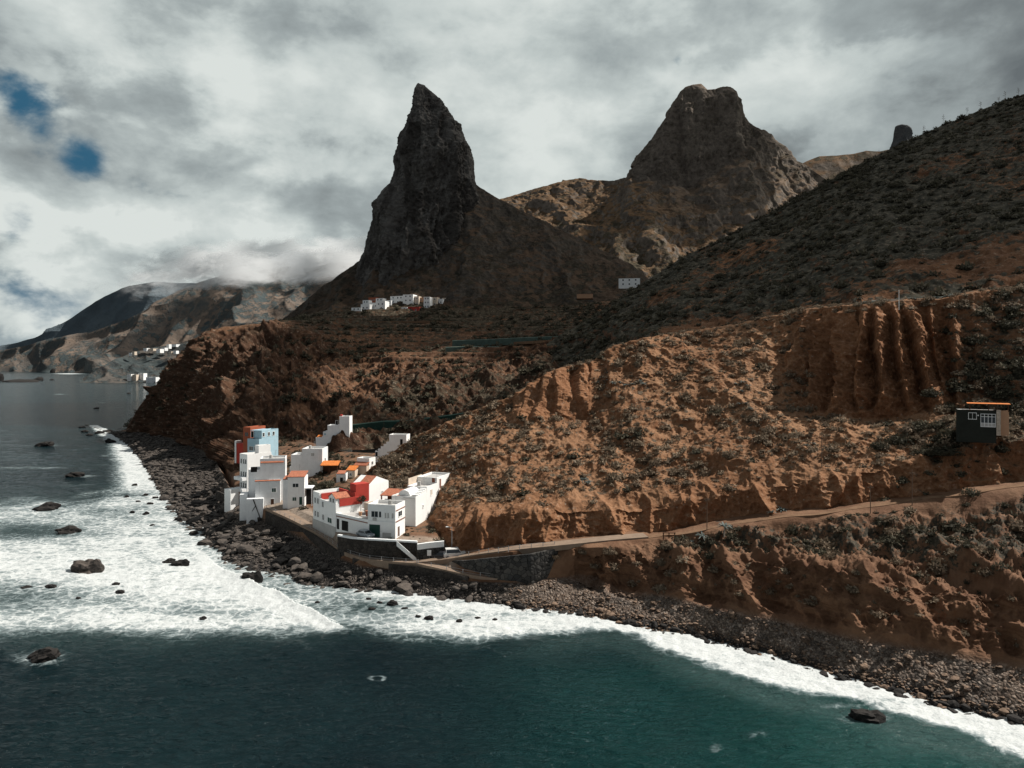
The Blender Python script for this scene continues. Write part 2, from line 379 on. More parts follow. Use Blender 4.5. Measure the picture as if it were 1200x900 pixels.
    tan_ = sstep(560, 660, pp) * sstep(1.12, 1.4, ff) * (1 - sstep(2.0, 2.2, ff)) + sstep(220, 260, pp) * (1 - sstep(290, 330, pp)) * sstep(1.5, 2.0, ff) * 0.9
    pave = sstep(300, 314, pp) * (1 - sstep(528, 540, pp)) * sstep(2.9, 3.05, ff) * (1 - sstep(5.2, 5.6, ff))
    veg = veg + 0.5 * sstep(5.4, 5.8, ff) * (pp < 540)
    return px, f, P, dict(pave=pave, veg=veg, bare=np.clip(bluff * (1 - sstep(2.95, 3.2, ff)), 0, 1), peb=np.clip(peb, 0, 1), wet=wet, tan=np.clip(tan_, 0, 1))

def shore_material():
    t = NT('shore_ground'); p = t.pos()
    big = t.noise(p, 0.03, 4, 0.6); mid = t.noise(p, 0.2, 6, 0.65, 0.4); fine = t.noise(p, 1.4, 5, 0.7)
    soil = t.mix(t.step(mid, 0.35, 0.65), rgb(0.12, 0.060, 0.033), rgb(0.20, 0.112, 0.066))
    zz = t.n('ShaderNodeMapping', {0: p, 3: (0.08, 0.08, 0.8)}).outputs[0]; lay = t.noise(zz, 0.8, 5, 0.65, 0.6)
    rock = t.mix(t.step(lay, 0.35, 0.65), rgb(0.105, 0.050, 0.027), rgb(0.185, 0.098, 0.055))
    rock = t.mix(t.step(fine, 0.42, 0.25), rock, rgb(0.04, 0.019, 0.011))
    col = t.mix(t.attr('bare'), soil, rock)
    v = t.math('ADD', t.math('MULTIPLY', t.noise(p, 0.5, 4, 0.6), 0.6), t.math('MULTIPLY', t.noise(p, 2.2, 4, 0.6), 0.4))
    vm = t.step(t.math('SUBTRACT', v, t.math('SUBTRACT', 0.78, t.math('MULTIPLY', t.attr('veg'), 0.36))), -0.02, 0.06)
    col = t.mix(vm, col, t.mix(t.step(fine, 0.35, 0.65), rgb(0.028, 0.025, 0.018), rgb(0.085, 0.07, 0.05)))
    # pebbles and cobbles
    vo = t.n('ShaderNodeTexVoronoi', {'Vector': p, 'Scale': 1.7}); ve = t.n('ShaderNodeTexVoronoi', {'Vector': p, 'Scale': 1.7}, feature='DISTANCE_TO_EDGE')
    vs = t.n('ShaderNodeTexVoronoi', {'Vector': p, 'Scale': 4.6})
    r = t.n('ShaderNodeSeparateColor', {0: vo.outputs['Color']}).outputs[0]; r2 = t.n('ShaderNodeSeparateColor', {0: vs.outputs['Color']}).outputs[1]
    pc = t.ramp(t.math('ADD', t.math('MULTIPLY', r, 0.5), t.math('MULTIPLY', r2, 0.5)), [(0.15, (0.02, 0.018, 0.016)), (0.55, (0.07, 0.058, 0.05)), (0.78, (0.14, 0.115, 0.095)), (0.95, (0.26, 0.22, 0.19))])
    pc2 = t.ramp(t.math('ADD', t.math('MULTIPLY', r, 0.35), t.math('MULTIPLY', r2, 0.65)), [(0.1, (0.075, 0.053, 0.040)), (0.5, (0.145, 0.106, 0.080)), (0.9, (0.31, 0.25, 0.205))])
    pc = t.mix(t.math('MULTIPLY', t.attr('tan'), t.step(mid, 0.25, 0.6)), pc, pc2)
    pc = t.mix(t.math('MULTIPLY', t.step(ve.outputs['Distance'], 0.10, 0.02), t.math('SUBTRACT', 1.0, t.math('MULTIPLY', t.attr('tan'), 0.75))), pc, rgb(0.014, 0.012, 0.011))
    pc = t.mix(t.math('MULTIPLY', t.attr('wet'), 0.75), pc, rgb(0.016, 0.014, 0.013))
    col = t.mix(t.attr('peb'), col, pc)
    col = t.mix(t.math('MULTIPLY', t.attr('pave'), t.step(mid, 0.2, 0.5)), col, t.mix(t.step(fine, 0.3, 0.7), rgb(0.20, 0.155, 0.12), rgb(0.34, 0.275, 0.22)))
    h = t.math('ADD', t.math('MULTIPLY', fine, 0.5), t.math('ADD', t.math('MULTIPLY', lay, 0.6), t.math('MULTIPLY', t.math('MULTIPLY', ve.outputs['Distance'], t.attr('peb')), 1.6)))
    return t.finish(col, t.math('SUBTRACT', 0.92, t.math('MULTIPLY', t.attr('wet'), 0.4)), h, 0.8, 0.5, spec=0.2)

# ---------- the sunlit hillside above the road, up to the fluted cliff and the crest
CREST = [(418, 566, 193), (425, 557, 195), (430, 551, 196), (450, 537, 198), (480, 516, 200), (520, 496, 200), (560, 479, 200), (590, 468, 199), (604, 462, 199), (622, 448, 199), (640, 437, 199), (660, 430, 200), (690, 424, 203), (720, 404, 206), (760, 395, 206),
         (800, 389, 211), (850, 382, 213), (900, 371, 208), (950, 362, 194), (1000, 357, 172), (1050, 352, 169), (1100, 349, 167), (1150, 341, 165), (1200, 335, 163), (1340, 312, 156)]
def build_hill():
    px = cols(418, 1460, 1260)
    Dr, zr = road(px)
    k = sstep(505, 535, px)
    y0, D0 = tab([(418, 600, 176), (450, 620, 170), (490, 640, 163), (530, 650, 150)], px)
    Da = D0 * (1 - k) + (Dr + 4.3) * k; za = zat(y0, D0) * (1 - k) + (zr - 0.8) * k
    y1, dD1 = tab([(418, 590, 4), (450, 600, 4), (490, 612, 5), (530, 622, 3.2), (560, 606, 3), (600, 600, 3), (650, 596, 3), (700, 598, 3), (750, 596, 3), (800, 588, 3), (850, 580, 3), (900, 571, 3), (950, 561, 3), (1000, 555, 3), (1050, 546, 3), (1100, 536, 4), (1150, 522, 5), (1200, 516, 5), (1340, 500, 5)], px)
    D1 = Da + dD1
    y2, D2 = tab([(418, 575, 188), (450, 575, 184), (490, 572, 180), (530, 560, 174), (600, 540, 170), (700, 525, 171), (800, 502, 171), (900, 495, 163), (960, 497, 157), (1000, 500, 153), (1050, 498, 149), (1100, 500, 144), (1128, 505, 138), (1150, 505, 136), (1200, 504, 135), (1340, 490, 128)], px)
    y3, D3 = tab([(418, 570, 191), (450, 556, 191), (490, 545, 190), (530, 525, 188), (590, 498, 187), (610, 494, 187), (640, 491, 188), (690, 488, 189), (720, 455, 192), (800, 440, 190), (860, 452, 181), (910, 474, 170), (960, 488, 163), (1000, 491, 160), (1050, 488, 156), (1090, 484, 153), (1130, 500, 147), (1150, 495, 146), (1170, 485, 146), (1200, 480, 145), (1340, 460, 138)], px)
    y4, D4 = tab(CREST, px)
    Z4 = zat(y4, D4)
    right = sstep(715, 800, px)
    feats = [(Da, za), (D1, zat(y1, D1)), (D2, zat(y2, D2)), (D3, zat(y3, D3)), (D4, Z4), (D4 + 10, Z4 - 5 * (1 - right) + 0.6 * right), (D4 + 45, Z4 - 28 * (1 - right) + 2.5 * right)]
    P, f = sheet(px, feats, [70, 150, 70, 190, 14, 12], 3)
    ff = np.repeat(f[:, None], len(px), 1); pp = np.repeat(px[None], len(f), 0)
    n = normals(P); n[..., 2] *= 0.6
    cut = sstep(0.0, 0.15, ff) * (1 - sstep(0.9, 1.5, ff))
    slope = sstep(1.0, 1.4, ff) * (1 - sstep(3.9, 4.0, ff))
    fl = sstep(2.93, 3.1, ff) * (1 - sstep(3.9, 4.03, ff)) * sstep(890, 965, pp) * (1 - sstep(1095, 1165, pp))
    outc = sstep(2.95, 3.05, ff) * (1 - sstep(3.9, 4.02, ff)) * sstep(592, 612, pp) * (1 - sstep(688, 704, pp))
    keep = 1 - sstep(3.75, 4.0, ff) * 0.55
    d = slope * keep * (bumps(P, 0.045, 3) * 3.0 + bumps(P, 0.16, 4) * 1.4 + bumps(P, 0.7, 3) * 0.4)
    gl = flutes(P, 0.05, 0.006, 1.0, 8.4, 3)
    d += slope * keep * (1 - fl) * (1 - outc) * (gl - 0.5) * 4.2
    # road cutting: caves and buttresses
    gc = flutes(P, 0.11, 0.03, 0.8, 1.7, 3)
    d += cut * ((gc - 0.5) * 4.6 + bumps(P, 0.3, 4, ridged) * 1.3 - 0.8)
    d += slope * keep * (1 - fl) * (1 - outc) * ((bumps(P, 0.22, 4, ridged) - 0.5) * 1.6 + bumps(P, 1.3, 2) * 0.25)
    # small bluffs between slope and cutting
    pb = sstep(0.25, 0.6, bumps(P, 0.03, 2)) * slope * (1 - sstep(1.9, 2.3, ff))
    d += pb * (flutes(P, 0.12, 0.05, 1, 5.5) - 0.4) * 3.0
    # ridges of the fluted cliff, fanning out downwards, with deep gullies between
    q = P.reshape(-1, 3)
    tt = np.clip(4.0 - ff, 0, 1)
    wob = (fbm(q * 0.12, 3) * 7 + fbm(q * 0.4 + 4, 3) * 3).reshape(P.shape[:2])
    def asym(dx): return np.where(dx > 0, dx / 1.7, -dx / 0.62)
    def spines(lst, wid):
        best = np.full(P.shape[:2], -9.0)
        for a_, b_, h_ in lst:
            best = np.maximum(best, h_ * (1 + 0.35 * np.sin(P[..., 2] * 0.33 + a_) * tt) - asym(pp + 5 * np.sin(P[..., 2] * 0.21 + a_ * 0.7) * tt + wob * (0.3 + 0.7 * tt) - (a_ + (b_ - a_) * tt)) / (wid * (0.6 + 0.7 * tt)))
        return np.clip(best, -1.0, 1.0)
    rid = spines([(948, 908, 0.7), (966, 940, 0.55), (990, 978, 1.05), (1012, 1003, 0.75), (1027, 1033, 1.1), (1047, 1064, 0.9), (1058, 1103, 1.15), (1090, 1106, 0.35), (1116, 1124, 0.85), (1140, 1150, 0.5)], 8.0)
    win = (0.25 + 0.75 * np.sin(np.clip((ff - 3.0 + 0.10 * np.tanh(wob / 5)) * 1.0, 0, 1) ** 0.7 * math.pi) ** 0.8)
    lay = np.sin(P[..., 2] * 1.7 + wob * 0.35) * 0.35 + np.sin(P[..., 2] * 0.7 + wob * 0.2) * 0.5
    flu = (np.maximum(rid, -0.75) * 4.6 - 1.2 + (ridged(q * 0.22, 4).reshape(P.shape[:2]) - 0.5) * 4.0 + fbm(q * 0.8, 3).reshape(P.shape[:2]) * 1.0 + lay * 0.5) * win
    d -= fl * slope * keep * bumps(P, 0.16, 4) * 0.7
    d += fl * flu
    gg = flutes(P, 0.17, 0.01, 0.5, 2.2, 2)
    orid = spines([(606, 596, 0.9), (622, 612, 0.9), (640, 632, 1.1), (652, 648, 1.1), (680, 682, 1.2), (692, 698, 1.1)], 11.0)
    d += outc * (orid * 2.6 - 0.6 + (gg - 0.45) * 0.9 + (bumps(P, 0.25, 4, ridged) - .5) * 0.8 + bumps(P, 0.5, 3, ridged) * 0.4 - 0.5)
    crest = np.exp(-((ff - 4.1) / 0.35) ** 2)
    d += crest * (bumps(P, 0.10, 3) * 1.2 + bumps(P, 0.45, 3) * 0.8)
    P = put(P, n, d)
    veg = slope * (0.40 + 0.40 * bumps(P, 0.05, 3)) * (1 - fl) * (1 - outc)
    veg += 0.75 * sstep(1070, 1130, pp) * sstep(0.6, 1.0, ff) * (1 - sstep(3.9, 4, ff)) + 0.3 * sstep(1040, 1100, pp) * cut
    veg = veg * (0.72 + 0.28 * sstep(560, 480, pp)) + 0.45 * (1 - sstep(470, 520, pp)) * slope
    bare = np.clip(fl + 0.8 * outc + 0.55 * cut * (1 - sstep(1080, 1150, pp)), 0, 1)
    veg += 0.5 * sstep(3.97, 4.02, ff) * sstep(900, 960, pp)
    return px, f, P, dict(veg=np.clip(veg, 0, 1), bare=bare), dict(fl=fl, outc=outc, cut=cut, slope=slope)

# ---------- headland, valley and terraces
def build_headland():
    px = cols(146, 960, 760)
    def ft(rows): y, D = tab(rows, px); return D, zat(y, D)
    G0 = ft([(146, 508, 440), (165, 509, 440), (200, 516, 386), (250, 537, 310), (280, 560, 250), (310, 552, 238), (400, 527, 240), (500, 516, 250), (600, 505, 256), (960, 470, 270)])
    G1 = ft([(146, 508, 446), (158, 498, 450), (168, 492, 442), (200, 480, 396), (250, 478, 340), (300, 490, 300), (350, 500, 285), (400, 510, 268), (440, 500, 272), (480, 478, 285), (530, 462, 300), (600, 448, 320), (660, 430, 335), (700, 440, 320), (960, 420, 330)])
    G2 = ft([(146, 508, 460), (156, 490, 458), (165, 474, 460), (185, 448, 462), (205, 426, 462), (225, 403, 460), (240, 389, 455), (260, 383, 450), (300, 379, 445), (340, 379, 440), (380, 392, 420), (420, 408, 400), (500, 420, 370), (540, 412, 375), (600, 405, 390), (700, 390, 390), (800, 384, 380), (960, 370, 370)])
    G3 = ft([(146, 508, 500), (165, 478, 500), (205, 429, 500), (240, 392, 485), (300, 380, 480), (350, 374, 520), (400, 371, 545), (450, 370, 550), (500, 372, 545), (600, 381, 510), (700, 380, 470), (800, 374, 460), (960, 360, 450)])
    G4 = ft([(146, 520, 560), (205, 440, 560), (240, 402, 560), (300, 386, 580), (340, 374, 620), (380, 364, 630), (420, 358, 640), (500, 353, 650), (560, 352, 650), (620, 354, 650), (700, 350, 640), (800, 346, 620), (960, 340, 600)])
    G5 = (G4[0] + 140, G4[1] + np.where(px < 300, -40, 8))
    P, f = sheet(px, [G0, G1, G2, G3, G4, G5], [110, 150, 60, 60, 20], 4)
    ff = np.repeat(f[:, None], len(px), 1); pp = np.repeat(px[None], len(f), 0)
    n = normals(P)
    cl = sstep(0.0, 0.1, ff) * (1 - sstep(1.85, 2.05, ff)); hl = 1 - sstep(300, 430, pp)
    d = cl * (bumps(P, 0.02, 3) * 7 + bumps(P, 0.07, 4) * 3.0 + bumps(P, 0.25, 3) * 1.0)
    d += cl * (flutes(P, 0.022, 0.003, 1.5, 4.2, 4) - 0.5) * (10 + 12 * hl)
    d += cl * ((bumps(P, 0.06, 4, ridged) - 0.5) * (4 + 5 * hl) + (bumps(P, 0.18, 3, ridged) - 0.5) * 2.5)
    d += (1 - cl) * (bumps(P, 0.03, 3) * 2.5 + bumps(P, 0.15, 3) * 0.6)
    d *= 0.35 + 0.65 * (1 - np.exp(-((ff - 2.0) / 0.12) ** 2))
    P = put(P, n, d)
    # terraces on the gentler ground
    tm = sstep(1.5, 2.1, ff) * (1 - sstep(3.9, 4.1, ff)) * sstep(300, 380, pp)
    st = 3.2; z = P[..., 2] + bumps(P, 0.01, 2) * 3
    zt = np.floor(z / st) * st + st * sstep(0.72, 0.98, (z / st) % 1.0)
    P[..., 2] += tm * 0.8 * (zt - z)
    veg = 0.42 + 0.3 * bumps(P, 0.02, 3) + 0.3 * sstep(2.0, 3.0, ff) + 0.25 * sstep(380, 480, pp) * (1 - sstep(1.0, 1.4, ff))
    return px, f, P, dict(veg=np.clip(veg, 0, 1), bare=np.clip(0.75 * cl * hl * (1 - sstep(1.8, 2.0, ff)), 0, 1))

# ---------- the tall dark hillside at the right, behind the fluted cliff
def build_upper():
    px = cols(640, 1460, 740)
    y4, D4 = tab(CREST, px)
    D0 = D4 + 14 + 60 * (1 - sstep(650, 820, px)); z0 = zat(y4, D4) - 1.5 - 14 * (1 - sstep(650, 800, px))
    yr, Dr = tab([(640, 402, 370), (660, 389, 375), (680, 380, 380), (700, 367, 385), (720, 353, 392), (740, 340, 400), (760, 327, 407), (800, 301, 420), (850, 277, 436), (900, 250, 450), (950, 222, 462), (1000, 195, 470), (1050, 170, 472), (1100, 147, 470), (1150, 127, 466), (1180, 116, 463), (1200, 109, 460), (1340, 50, 440)], px)
    zr = zat(yr, Dr)
    Dm = D0 * 0.52 + Dr * 0.48; zm = z0 + (zr - z0) * 0.40
    feats = [(D0, z0), (Dm, zm), (Dr, zr), (Dr + 40, zr - 14), (Dr + 160, zr - 90)]
    P, f = sheet(px, feats, [170, 170, 14, 10], 6)
    ff = np.repeat(f[:, None], len(px), 1)
    n = normals(P); keep = 1 - 0.85 * np.exp(-((ff - 2.0) / 0.1) ** 2)
    d = keep * (bumps(P, 0.014, 3) * 7 + bumps(P, 0.05, 4) * 3.4 + bumps(P, 0.2, 4) * 1.6) + (bumps(P, 0.3, 3)) * 0.8
    P = put(P, n, d * sstep(0, 0.08, ff))
    # faint old terraces
    st = 4.0; z = P[..., 2] + bumps(P, 0.02, 2) * 6; zt = np.floor(z / st) * st + st * sstep(0.6, 0.98, (z / st) % 1.0)
    P[..., 2] += 0.22 * (zt - z) * (1 - sstep(0.6, 1.3, ff)) * sstep(0.1, 0.3, ff)
    veg = 0.62 + 1.1 * bumps(P, 0.012, 3) + 0.2 * sstep(1.2, 1.9, ff)
    return px, f, P, dict(veg=np.clip(veg, 0.05, 1), bare=0 * veg)

# ---------- the spire
def build_plug(name, rows_tab, Dc, depth, nr, na, amp, mat, seed):
    a = np.array(rows_tab, float)
    y = np.linspace(a[0, 0], a[-1, 0], nr); xl = np.interp(y, a[:, 0], a[:, 1]); xr = np.interp(y, a[:, 0], a[:, 2])
    th = np.linspace(0, 2 * math.pi, na, endpoint=False)
    cx = ((xl + xr) / 2 - CX) / F * Dc; hw = (xr - xl) / 2 / F * Dc; z = zat(y, Dc)
    hd = hw * depth
    X = cx[:, None] + hw[:, None] * np.cos(th)[None]; Y = Dc + hd[:, None] * np.sin(th)[None]; Z = np.repeat(z[:, None], na, 1)
    P = np.stack([X, Y, Z], -1)
    q = P.reshape(-1, 3)
    rad = np.stack([np.cos(th), np.sin(th) * depth, 0 * th], -1); rad /= np.linalg.norm(rad, axis=1)[:, None]
    s = 700.0 / Dc
    v = np.stack([q[:, 0], q[:, 1], q[:, 2] * 0.35], -1)
    d = (ridged(v * 0.022 * s + seed, 3) - 0.5) * 24 + fbm(q * 0.045 * s + seed, 5) * 8 + (ridged(v * 0.09 * s + seed, 4) - 0.5) * 8.0 + (ridged(q * 0.2 * s, 3) - .5) * 3.5 + fbm(q * 0.5 * s, 3) * 1.5
    d = d.reshape(nr, na) * amp / s
    d *= np.minimum(1, (hw / (16 / s)))[:, None] * (0.22 + 0.78 * np.abs(np.sin(th)))[None]
    P = P + rad[None] * d[..., None]
    i = np.arange(nr * na).reshape(nr, na); j = np.roll(i, -1, 1)
    fq = np.stack([i[:-1], i[1:], j[1:], j[:-1]], -1).reshape(-1, 4)
    V = q * 0 + P.reshape(-1, 3)
    # close the tip
    top = P[0].mean(0) + np.array([0, 0, 0.8]); V = np.concatenate([V, top[None]])
    cap = np.stack([i[0], j[0], np.full(na, nr * na), np.full(na, nr * na)], -1)
    me = mesh_from(name, V, fq, mat, dict(veg=np.zeros(len(V)), bare=np.ones(len(V))))
    import bmesh
    bm = bmesh.new(); bm.from_mesh(me); bm.verts.ensure_lookup_table()
    for k in range(na):
        try: bm.faces.new((bm.verts[i[0][k]], bm.verts[i[0][(k + 1) % na]], bm.verts[nr * na])).smooth = True
        except ValueError: pass
    bmesh.ops.recalc_face_normals(bm, faces=bm.faces); bm.to_mesh(me); bm.free()
    return link(name, me, kind='structure')

def build_skirt():
    px = cols(215, 905, 560)
    yt, = tab([(215, 440), (270, 410), (305, 390), (335, 372), (350, 360), (368, 345), (388, 330), (405, 316), (424, 303), (440, 285), (470, 262), (500, 245), (520, 232), (545, 212), (558, 214), (566, 221), (588, 233), (615, 248), (645, 262), (680, 279), (722, 300), (750, 318), (775, 337), (800, 355), (905, 420)], px)
    D2 = np.full_like(px, 705.0); z2 = zat(smooth1(yt, 3), D2)
    yb, D0 = tab([(215, 448, 640), (270, 416, 630), (335, 380, 625), (400, 364, 620), (480, 356, 615), (560, 356, 615), (640, 358, 610), (720, 352, 610), (800, 362, 620), (905, 425, 640)], px)
    z0 = np.minimum(zat(yb, D0) - 4, z2 - 4)
    Dm = D0 * .52 + D2 * .48; zm = z0 + (z2 - z0) * .42
    P, f = sheet(px, [(D0, z0), (Dm, zm), (D2, z2), (D2 + 40, z2 - 25), (D2 + 150, z2 - 110)], [120, 130, 20, 10], 5)
    ff = np.repeat(f[:, None], len(px), 1); n = normals(P); keep = 1 - 0.8 * np.exp(-((ff - 2.0) / 0.12) ** 2)
    d = keep * (bumps(P, 0.014, 3) * 7 + bumps(P, 0.05, 4) * 3 + (flutes(P, 0.02, 0.004, 2, 7.7, 3) - 0.5) * 7) + bumps(P, 0.2, 3) * 1.0
    P = put(P, n, d * sstep(0, 0.2, ff))
    return px, f, P, dict(veg=np.clip(0.5 + 0.4 * bumps(P, 0.02, 3), 0, 1), bare=np.clip(0.35 * sstep(1.2, 1.9, ff), 0, 1))

def build_peak():
    px = cols(560, 1030, 560)
    yt, D4 = tab([(560, 250, 1250), (585, 233, 1250), (600, 229, 1250), (620, 222, 1250), (640, 217, 1250), (660, 212, 1250), (680, 208, 1240), (700, 211, 1220), (720, 211, 1180), (735, 207, 1130), (745, 196, 1105), (750, 182, 1100), (756, 171, 1098), (765, 160, 1096), (772, 148, 1095), (780, 137, 1095), (790, 120, 1095), (797, 107, 1095), (803, 101, 1095), (812, 98, 1095), (820, 101, 1095), (828, 105, 1095), (838, 104, 1095), (848, 101, 1095), (856, 101, 1095), (863, 107, 1096), (867, 118, 1097), (870, 132, 1098),
                      (876, 142, 1100), (885, 150, 1100), (893, 158, 1100), (903, 167, 1100), (915, 178, 1100), (925, 184, 1100), (938, 190, 1100), (948, 195, 1100), (960, 204, 1100), (975, 214, 1100), (1030, 245, 1100)], px)
    y3, D3 = tab([(560, 262, 1180), (600, 245, 1180), (680, 228, 1170), (720, 222, 1120), (740, 216, 1066), (760, 213, 1052), (800, 214, 1046), (830, 204, 1048), (855, 188, 1056), (872, 172, 1070), (890, 176, 1075), (910, 196, 1075), (940, 208, 1075), (1030, 260, 1080)], px)
    y2, D2 = tab([(560, 300, 1050), (600, 290, 1050), (680, 275, 1020), (760, 255, 980), (820, 262, 965), (880, 258, 965), (940, 262, 985), (1030, 300, 1000)], px)
    y1, D1 = tab([(560, 345, 880), (700, 335, 860), (800, 330, 860), (900, 320, 870), (1030, 340, 900)], px)
    D0 = D1 - 120; z0 = zat(y1, D1) - 30
    P, f = sheet(px, [(D0, z0), (D1, zat(y1, D1)), (D2, zat(y2, D2)), (D3, zat(y3, D3)), (D4, zat(yt, D4)), (D4 + 30, zat(yt, D4) - 8), (D4 + 250, zat(yt, D4) - 170)], [20, 110, 90, 170, 16, 10], 4)
    ff = np.repeat(f[:, None], len(px), 1); pp = np.repeat(px[None], len(f), 0)
    n = normals(P); keep = 1 - 0.9 * np.exp(-((ff - 4.0) / 0.12) ** 2)
    cliff = sstep(2.9, 3.1, ff) * (1 - sstep(3.95, 4.05, ff)) * sstep(730, 750, pp) * (1 - sstep(880, 910, pp))
    d = keep * (bumps(P, 0.006, 3) * 18 + (flutes(P, 0.010, 0.002, 3, 6.1, 4) - 0.5) * 26 * (1 - cliff) + bumps(P, 0.03, 4) * 6)
    d += cliff * ((flutes(P, 0.03, 0.004, 2, 1.1, 4) - 0.5) * 15 + (bumps(P, 0.04, 4, ridged) - 0.5) * 7) * keep
    d += bumps(P, 0.12, 3) * 1.6
    P = put(P, n, d * sstep(0, 0.3, ff))
    bare = np.clip(cliff + 0.5 * sstep(1.8, 2.6, ff) * sstep(740, 800, pp), 0, 1)
    veg = np.clip(0.38 + 0.4 * bumps(P, 0.008, 3) + 0.25 * (1 - sstep(1.2, 2.0, ff)), 0, 1)
    return px, f, P, dict(veg=veg, bare=bare)

def build_range(px0, px1, n, top, base, rows, amp, sc, seed, back=300):
    px = cols(px0, px1, n)
    yt, Dt = tab(top, px); yb, Db = tab(base, px)
    zt = zat(yt, Dt); zb = zat(yb, Db)
    Dm = Db * 0.5 + Dt * 0.5; zm = zb + (zt - zb) * 0.42
    P, f = sheet(px, [(Db - 60, zb - 25), (Db, zb), (Dm, zm), (Dt, zt), (Dt + back, zt - back * 0.5)], [8, rows, rows, 14], 3)
    ff = np.repeat(f[:, None], len(px), 1); nn = normals(P)
    keep = (1 - 0.85 * np.exp(-((ff - 3.0) / 0.15) ** 2)) * sstep(0.9, 1.3, ff)
    d = keep * ((bumps(P * np.array([1, 1, 0.4]) + seed * 900, sc * 0.55, 3, ridged) - 0.55) * amp * 1.1 + bumps(P, sc * 0.9, 3) * amp * 0.5 + bumps(P, sc * 5, 3) * amp * 0.05)
    P = put(P, nn, d)
    return px, f, P, dict(veg=np.clip(0.5 + 0.6 * bumps(P, sc * 0.8, 3), 0, 1), bare=0 * ff)
# ------------------------------------------------------------------ ground sheets
SHORE_M = shore_material()
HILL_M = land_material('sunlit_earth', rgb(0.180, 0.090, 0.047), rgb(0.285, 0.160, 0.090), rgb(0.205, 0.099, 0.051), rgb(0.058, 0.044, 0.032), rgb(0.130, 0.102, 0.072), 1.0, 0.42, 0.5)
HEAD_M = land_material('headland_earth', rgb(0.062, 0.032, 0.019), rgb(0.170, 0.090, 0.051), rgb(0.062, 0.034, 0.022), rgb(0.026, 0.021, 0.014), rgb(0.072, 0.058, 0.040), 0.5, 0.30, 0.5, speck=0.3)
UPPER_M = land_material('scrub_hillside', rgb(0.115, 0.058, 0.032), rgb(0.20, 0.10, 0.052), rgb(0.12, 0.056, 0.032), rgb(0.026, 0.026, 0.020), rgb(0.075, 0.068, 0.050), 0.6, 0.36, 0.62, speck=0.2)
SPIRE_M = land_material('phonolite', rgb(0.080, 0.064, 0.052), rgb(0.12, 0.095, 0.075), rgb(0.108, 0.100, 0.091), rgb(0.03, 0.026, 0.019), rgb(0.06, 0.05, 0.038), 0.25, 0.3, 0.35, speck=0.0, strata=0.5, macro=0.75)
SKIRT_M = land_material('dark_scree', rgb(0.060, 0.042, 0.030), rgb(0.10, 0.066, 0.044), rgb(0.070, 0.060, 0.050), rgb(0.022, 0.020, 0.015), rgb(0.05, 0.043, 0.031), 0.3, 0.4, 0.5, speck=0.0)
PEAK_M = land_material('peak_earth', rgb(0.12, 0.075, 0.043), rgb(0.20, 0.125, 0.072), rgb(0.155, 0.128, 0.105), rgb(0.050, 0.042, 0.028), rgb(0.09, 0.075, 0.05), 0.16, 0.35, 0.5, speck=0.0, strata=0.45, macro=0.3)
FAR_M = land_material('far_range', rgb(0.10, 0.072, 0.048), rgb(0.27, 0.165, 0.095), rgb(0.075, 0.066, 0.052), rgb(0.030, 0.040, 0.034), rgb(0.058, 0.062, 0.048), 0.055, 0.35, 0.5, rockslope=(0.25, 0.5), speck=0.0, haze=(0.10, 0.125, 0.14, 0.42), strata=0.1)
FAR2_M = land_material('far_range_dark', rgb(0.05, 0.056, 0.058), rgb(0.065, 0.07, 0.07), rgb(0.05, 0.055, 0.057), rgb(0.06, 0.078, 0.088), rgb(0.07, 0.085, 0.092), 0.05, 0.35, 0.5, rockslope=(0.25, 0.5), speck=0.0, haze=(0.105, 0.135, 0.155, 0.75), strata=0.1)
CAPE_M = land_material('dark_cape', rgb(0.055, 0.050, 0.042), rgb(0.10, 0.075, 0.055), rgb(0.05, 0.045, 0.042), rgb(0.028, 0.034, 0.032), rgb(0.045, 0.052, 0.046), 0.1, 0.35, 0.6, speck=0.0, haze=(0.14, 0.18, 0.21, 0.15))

sx, sf, SP, sa = build_shore(); land('shore_ground', SP, SHORE_M, sa)
hx, hf, HP, ha, hm = build_hill(); land('hillside', HP, HILL_M, ha)
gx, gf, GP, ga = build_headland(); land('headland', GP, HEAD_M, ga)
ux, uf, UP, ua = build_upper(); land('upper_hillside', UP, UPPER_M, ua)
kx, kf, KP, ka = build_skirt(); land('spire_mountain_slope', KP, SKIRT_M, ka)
build_plug('spire_mountain', [(98, 489, 491.5), (101, 487, 497), (105, 486, 503), (110, 485, 508), (120, 484, 516), (130, 481, 524), (140, 477, 531), (150, 473, 538), (160, 469, 543), (170, 466, 549), (178, 464, 554), (185, 463, 557), (200, 460, 557), (215, 456, 559), (222, 449, 560), (235, 444, 562), (245, 438, 563), (260, 435, 565),
            (275, 431, 568), (290, 427, 571), (303, 423, 574), (325, 418, 580), (360, 408, 592), (400, 400, 600)], 706, 0.72, 420, 420, 0.85, SPIRE_M, 2.7)
mx, mf, MP, ma = build_peak(); land('twin_topped_mountain', MP, PEAK_M, ma)
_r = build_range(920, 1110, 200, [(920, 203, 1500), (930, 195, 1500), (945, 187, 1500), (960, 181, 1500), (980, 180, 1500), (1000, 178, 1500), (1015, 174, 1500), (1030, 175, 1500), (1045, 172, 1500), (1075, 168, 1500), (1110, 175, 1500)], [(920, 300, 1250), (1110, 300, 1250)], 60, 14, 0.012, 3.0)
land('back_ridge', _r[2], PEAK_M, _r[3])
build_plug('rock_butte', [(147, 1051, 1060), (148.5, 1048.5, 1063), (152, 1047.5, 1066), (158, 1046.5, 1067.5), (164, 1046, 1068), (172, 1043, 1070), (200, 1036, 1080)], 1450, 0.9, 120, 160, 0.5, CAPE_M, 9.1)
